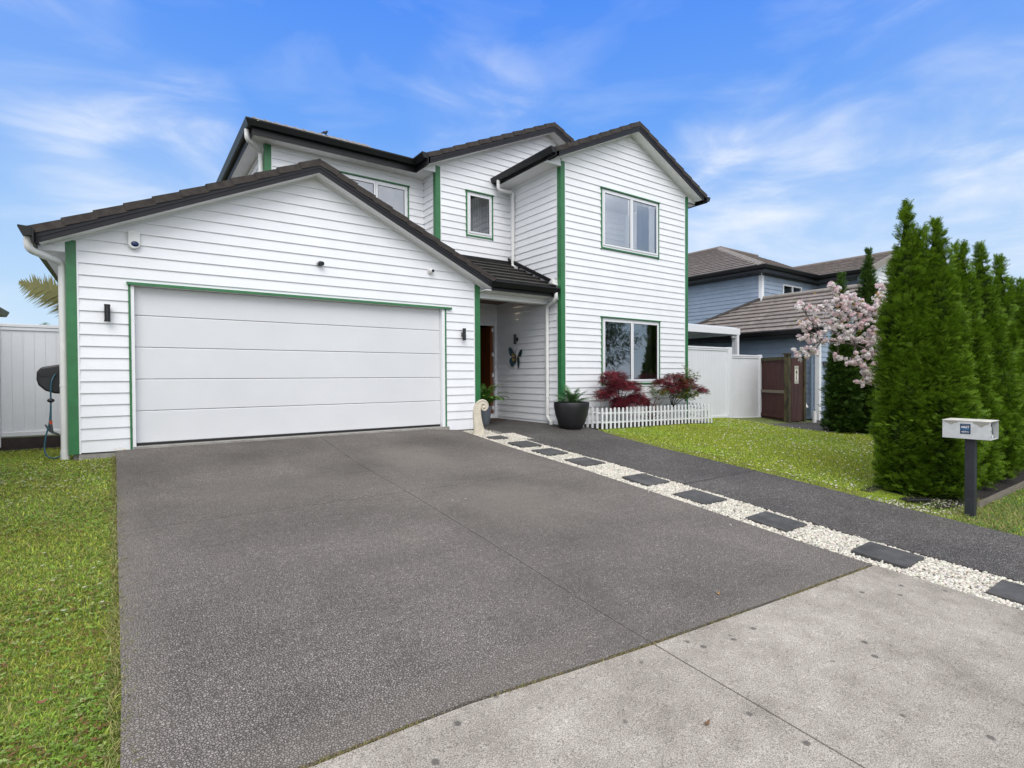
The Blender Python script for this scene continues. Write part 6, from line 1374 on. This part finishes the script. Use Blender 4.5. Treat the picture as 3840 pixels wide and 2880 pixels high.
gutter('gutter', [(cx + .03, 22, uz), (cx + .03, cy - .03, uz), (22.25, cy - .03, uz), (22.25, 8.5, uz)], H, side=-1, fascia=.22)
mb = MB(); mb.box(cx, QX, QY, 20, 4.655, 4.665); mb.box(cx, 23.1, cy, QY, 4.655, 4.665); mb.box(22.25, 23.1, 8.9, cy, 4.655, 4.665); mb.build('eave_soffit', M['plate_grey'], H)
mb = MB(); mb.box(QX - .03, QX - .004, QY, 20, 4.58, 4.65); mb.box(QX, 23.1, QY - .03, QY - .004, 4.58, 4.65); mb.build('soffit_mould', M['plate_grey'], H)
downpipe('downpipe', [(22.5, 8.95, 4.72), (22.5, 8.95, 4.55), (23.0, 9.1, 4.4), (23.0, 9.1, 3.0)], H, .06, m=M['blue_pipe'])
mb = MB(); mb.box(18.9, 26.6, 11.0, 20, -.4, 4.6); mb.box(NX + .2, 20.8, NY + .3, 11, -.4, 2.1); mb.build('inner_wall', BL, H)

# ================================================================ house far left, only its eave corner in view
NL = empty('house', (-6, 10, 0), 'neighbouring house whose grey eave corner pokes in at the far left edge', 'house')
wall_boards('side_wall', 'x', -2.6, [(4, -.2), (15.1, -.2), (15.1, 2.25), (4, 2.25)], rows_between(-.2, 2.25, .16), m=M['white'], parent=NL, sgn=1)
mb = MB(); mb.box(-8.5, -2.63, 15.0, 15.1, -.2, 2.25); mb.box(-8.5, -2.63, 4, 4.1, -.2, 2.25); mb.build('end_wall', M['white'], NL)
roof_poly('roof', [(-2.18, 4, 2.36), (-2.18, 15.55, 2.36), (-5.2, 12.5, 3.7), (-5.2, 7, 3.7)], M['tile_n'], NL); roof_poly('roof', [(-8.2, 15.55, 2.36), (-2.18, 15.55, 2.36), (-5.2, 12.5, 3.7)], M['tile_n'], NL)
gutter('gutter', [(-2.18, 4, 2.38), (-2.18, 15.55, 2.38), (-8.2, 15.55, 2.38)], NL, side=-1, m=mat('olive_grey_gutter', (.11, .105, .085), .5), fascia=.13)
downpipe('downpipe', [(-2.22, 14.6, 2.27), (-2.22, 14.6, 2.12), (-2.5, 14.9, 2.0), (-2.5, 14.9, 0)], NL, .05)

# ================================================================ street trees outside the frame, seen only in the window reflections
for i, (x, y, h_, r_, lab) in enumerate([(25.5, -7.5, 7.0, 2.6, 'large dark tree across the street, mirrored in the downstairs window'), (30.5, -3.0, 6.4, 2.4, 'broad dark tree farther along the street'), (17.5, -9.5, 6.0, 2.2, 'dark tree across the street nearest the crossing')]):
    g0 = float(gz(x, y)); t = empty('street_tree', (x, y, g0), lab, 'tree', 'street trees'); b = MB(); b.tube([(x, y, g0 - .1), (x + .05, y, g0 + h_ * .4), (x, y + .1, g0 + h_ * .6)], [.16, .12, .07], 10); b.build('trunk', M['bark'], t, smooth=True)
    n = 5200; u = rng.normal(0, 1, (n, 3)); u /= np.linalg.norm(u, axis=1, keepdims=True); bl = rng.normal(0, .5, (14, 3)) * r_; bl[:, 2] *= .6; P = bl[rng.integers(0, 14, n)] + u * r_ * .5 * rng.uniform(.5, 1, (n, 1)) + np.array([0, 0, h_ * .68])
    V, F, C = sprays(P, u, .26, [(.03, .055, .015), (.045, .08, .02)], (.08, .13, .03)); npmesh('crown', V, F, M['leaf'], C, t)
# ================================================================ camera, sky, sun
f_px, yaw, pit, rol = 2017.4, R(35.526), R(-.8216), R(-.2806)
up = Vector((0, 0, 1)); fw = Vector((math.sin(yaw), math.cos(yaw), 0)); ri = Vector((math.cos(yaw), -math.sin(yaw), 0))
F_ = fw * math.cos(pit) + up * math.sin(pit); U_ = up * math.cos(pit) - fw * math.sin(pit)
R_ = ri * math.cos(rol) + U_ * math.sin(rol); V_ = U_ * math.cos(rol) - ri * math.sin(rol)
cd = bpy.data.cameras.new('camera'); cam = bpy.data.objects.new('camera', cd); COL.objects.link(cam)
cd.sensor_width = 36; cd.lens = f_px / 3840 * 36; cd.clip_end = 2000; cd.clip_start = .05
Mx = Matrix((R_, V_, -F_)).transposed().to_4x4(); Mx.translation = (0, 0, .95); cam.matrix_world = Mx
sc.camera = cam

SUN_EL, SUN_AZ = 48, 208
CLOUD_LOC = (8.3, 16.1, 24.7)   # azimuth measured from +Y clockwise towards +X
wd = bpy.data.worlds.new('World'); sc.world = wd; wd.use_nodes = True; nt = wd.node_tree; N = nt.nodes.new; L = nt.links.new
bg = nt.nodes['Background']; bg.inputs['Strength'].default_value = .1
sky = N('ShaderNodeTexSky'); sky.sky_type = 'NISHITA'; sky.sun_disc = False; sky.sun_elevation = R(SUN_EL); sky.sun_rotation = R(SUN_AZ); sky.air_density = 1.0; sky.dust_density = .6; sky.ozone_density = 2.5
tc = N('ShaderNodeTexCoord')
sep = N('ShaderNodeSeparateXYZ'); L(tc.outputs['Generated'], sep.inputs[0])
grad = N('ShaderNodeValToRGB'); L(sep.outputs['Z'], grad.inputs[0]); cr = grad.color_ramp
cols = [(0, (.66, .82, .97)), (.10, (.56, .77, .98)), (.25, (.36, .61, 1.0)), (.40, (.17, .42, 1.0)), (.58, (.085, .30, 1.0)), (1, (.06, .23, .85))]
cr.elements[0].position = 0; cr.elements[0].color = (*cols[0][1], 1); cr.elements[1].position = 1; cr.elements[1].color = (*cols[-1][1], 1)
for p, c in cols[1:-1]: e = cr.elements.new(p); e.color = (*c, 1)
gs = N('ShaderNodeMix'); gs.data_type = 'RGBA'; gs.blend_type = 'MULTIPLY'; gs.inputs['Factor'].default_value = 1; gs.inputs[7].default_value = (9.2, 9.3, 9.5, 1); gs.clamp_result = False
L(grad.outputs[0], gs.inputs[6])
mixs = N('ShaderNodeMix'); mixs.data_type = 'RGBA'; mixs.inputs['Factor'].default_value = .12; L(gs.outputs[2], mixs.inputs[6]); L(sky.outputs[0], mixs.inputs[7])
# cirrus: stretched noise in direction space, thicker in a few parts of the sky
def dirv(az, el): return (math.sin(R(az)) * math.cos(R(el)), math.cos(R(az)) * math.cos(R(el)), math.sin(R(el)))
mp = N('ShaderNodeMapping'); mp.inputs['Scale'].default_value = (2.4, 2.4, 8); mp.inputs['Rotation'].default_value = (R(9), R(-12), 0); L(tc.outputs['Generated'], mp.inputs[0])
mp.inputs['Location'].default_value = CLOUD_LOC
n1 = N('ShaderNodeTexNoise'); n1.inputs['Scale'].default_value = 1.5; n1.inputs['Detail'].default_value = 12; n1.inputs['Roughness'].default_value = .54; n1.inputs['Distortion'].default_value = .5; L(mp.outputs[0], n1.inputs['Vector'])
acc = None
for az, el, rad, amt in [(1, 17.5, 8, .85), (-6, 26, 6, .6), (4.5, 21.5, 4.5, 1), (-4, 6, 9, .6), (32, 26.5, 5.5, .35), (59, 18, 7, 1.0), (67, 16.5, 7, .9), (78, 14.5, 8, 1.0), (60, 10, 8, .8), (72, 9, 8, .7), (90, 14, 10, .7), (200, 30, 60, 1.1), (120, 20, 40, 1.0), (-60, 25, 35, .9)]:
    dt = N('ShaderNodeVectorMath'); dt.operation = 'DOT_PRODUCT'; dt.inputs[1].default_value = dirv(az, el); L(tc.outputs['Generated'], dt.inputs[0])
    k = N('ShaderNodeMapRange'); k.interpolation_type = 'SMOOTHSTEP'; k.inputs[1].default_value = math.cos(R(rad * 1.35)); k.inputs[2].default_value = 1.0; k.inputs[3].default_value = 0; k.inputs[4].default_value = amt; L(dt.outputs['Value'], k.inputs[0])
    if acc is None: acc = k.outputs[0]
    else:
        a = N('ShaderNodeMath'); a.operation = 'MAXIMUM'; L(acc, a.inputs[0]); L(k.outputs[0], a.inputs[1]); acc = a.outputs[0]
nr = N('ShaderNodeMapRange'); nr.inputs[1].default_value = .36; nr.inputs[2].default_value = .78; nr.inputs[3].default_value = .10; nr.interpolation_type = 'SMOOTHSTEP'; L(n1.outputs['Fac'], nr.inputs[0])
cm = N('ShaderNodeMath'); cm.operation = 'MULTIPLY'; L(acc, cm.inputs[0]); L(nr.outputs[0], cm.inputs[1])
base = N('ShaderNodeMapRange'); base.inputs[1].default_value = .5; base.inputs[2].default_value = .8; base.inputs[4].default_value = .2; L(n1.outputs['Fac'], base.inputs[0])
cs = N('ShaderNodeMath'); cs.operation = 'ADD'; cs.use_clamp = True; L(cm.outputs[0], cs.inputs[0]); L(base.outputs[0], cs.inputs[1])
mc = N('ShaderNodeMix'); mc.data_type = 'RGBA'; mc.inputs[7].default_value = (7.8, 8.5, 9.6, 1); L(cs.outputs[0], mc.inputs['Factor']); L(mixs.outputs[2], mc.inputs[6])
# bright broken overcast added in the unseen sky over the street side (behind the camera): what the upper window mirrors and what lights the front softly
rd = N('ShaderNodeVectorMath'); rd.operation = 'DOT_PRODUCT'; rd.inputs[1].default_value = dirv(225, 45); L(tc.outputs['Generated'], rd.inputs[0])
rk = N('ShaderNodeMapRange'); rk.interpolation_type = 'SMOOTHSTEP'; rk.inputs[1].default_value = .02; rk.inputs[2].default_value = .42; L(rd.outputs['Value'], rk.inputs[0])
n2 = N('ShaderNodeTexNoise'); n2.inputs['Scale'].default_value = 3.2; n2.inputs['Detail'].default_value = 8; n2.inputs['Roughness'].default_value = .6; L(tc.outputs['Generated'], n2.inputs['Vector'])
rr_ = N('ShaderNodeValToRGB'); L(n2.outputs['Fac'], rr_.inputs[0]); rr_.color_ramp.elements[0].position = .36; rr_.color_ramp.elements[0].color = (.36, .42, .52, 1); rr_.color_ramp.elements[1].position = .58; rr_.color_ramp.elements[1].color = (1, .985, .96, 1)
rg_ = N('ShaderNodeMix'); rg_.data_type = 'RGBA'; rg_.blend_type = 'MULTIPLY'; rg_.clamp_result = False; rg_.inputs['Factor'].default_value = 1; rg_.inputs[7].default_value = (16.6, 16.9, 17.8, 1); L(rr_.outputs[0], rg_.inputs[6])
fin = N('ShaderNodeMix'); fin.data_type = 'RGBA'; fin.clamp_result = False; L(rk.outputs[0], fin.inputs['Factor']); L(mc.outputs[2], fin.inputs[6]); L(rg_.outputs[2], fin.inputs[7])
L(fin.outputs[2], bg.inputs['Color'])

sl = bpy.data.lights.new('sun', 'SUN'); sl.energy = 1.8; sl.angle = R(40); sl.color = (1, .96, .91)
so = bpy.data.objects.new('sun', sl); COL.objects.link(so)
d = Vector(dirv(SUN_AZ, SUN_EL)); so.rotation_euler = d.to_track_quat('Z', 'Y').to_euler()
sc.view_settings.view_transform = 'Standard'; sc.view_settings.look = 'None'; sc.view_settings.exposure = .1; sc.view_settings.gamma = 1
sc.cycles.max_bounces = 6; sc.cycles.diffuse_bounces = 3; sc.cycles.glossy_bounces = 3; sc.cycles.transparent_max_bounces = 12; sc.cycles.transmission_bounces = 4
sc.cycles.caustics_reflective = False; sc.cycles.caustics_refractive = False
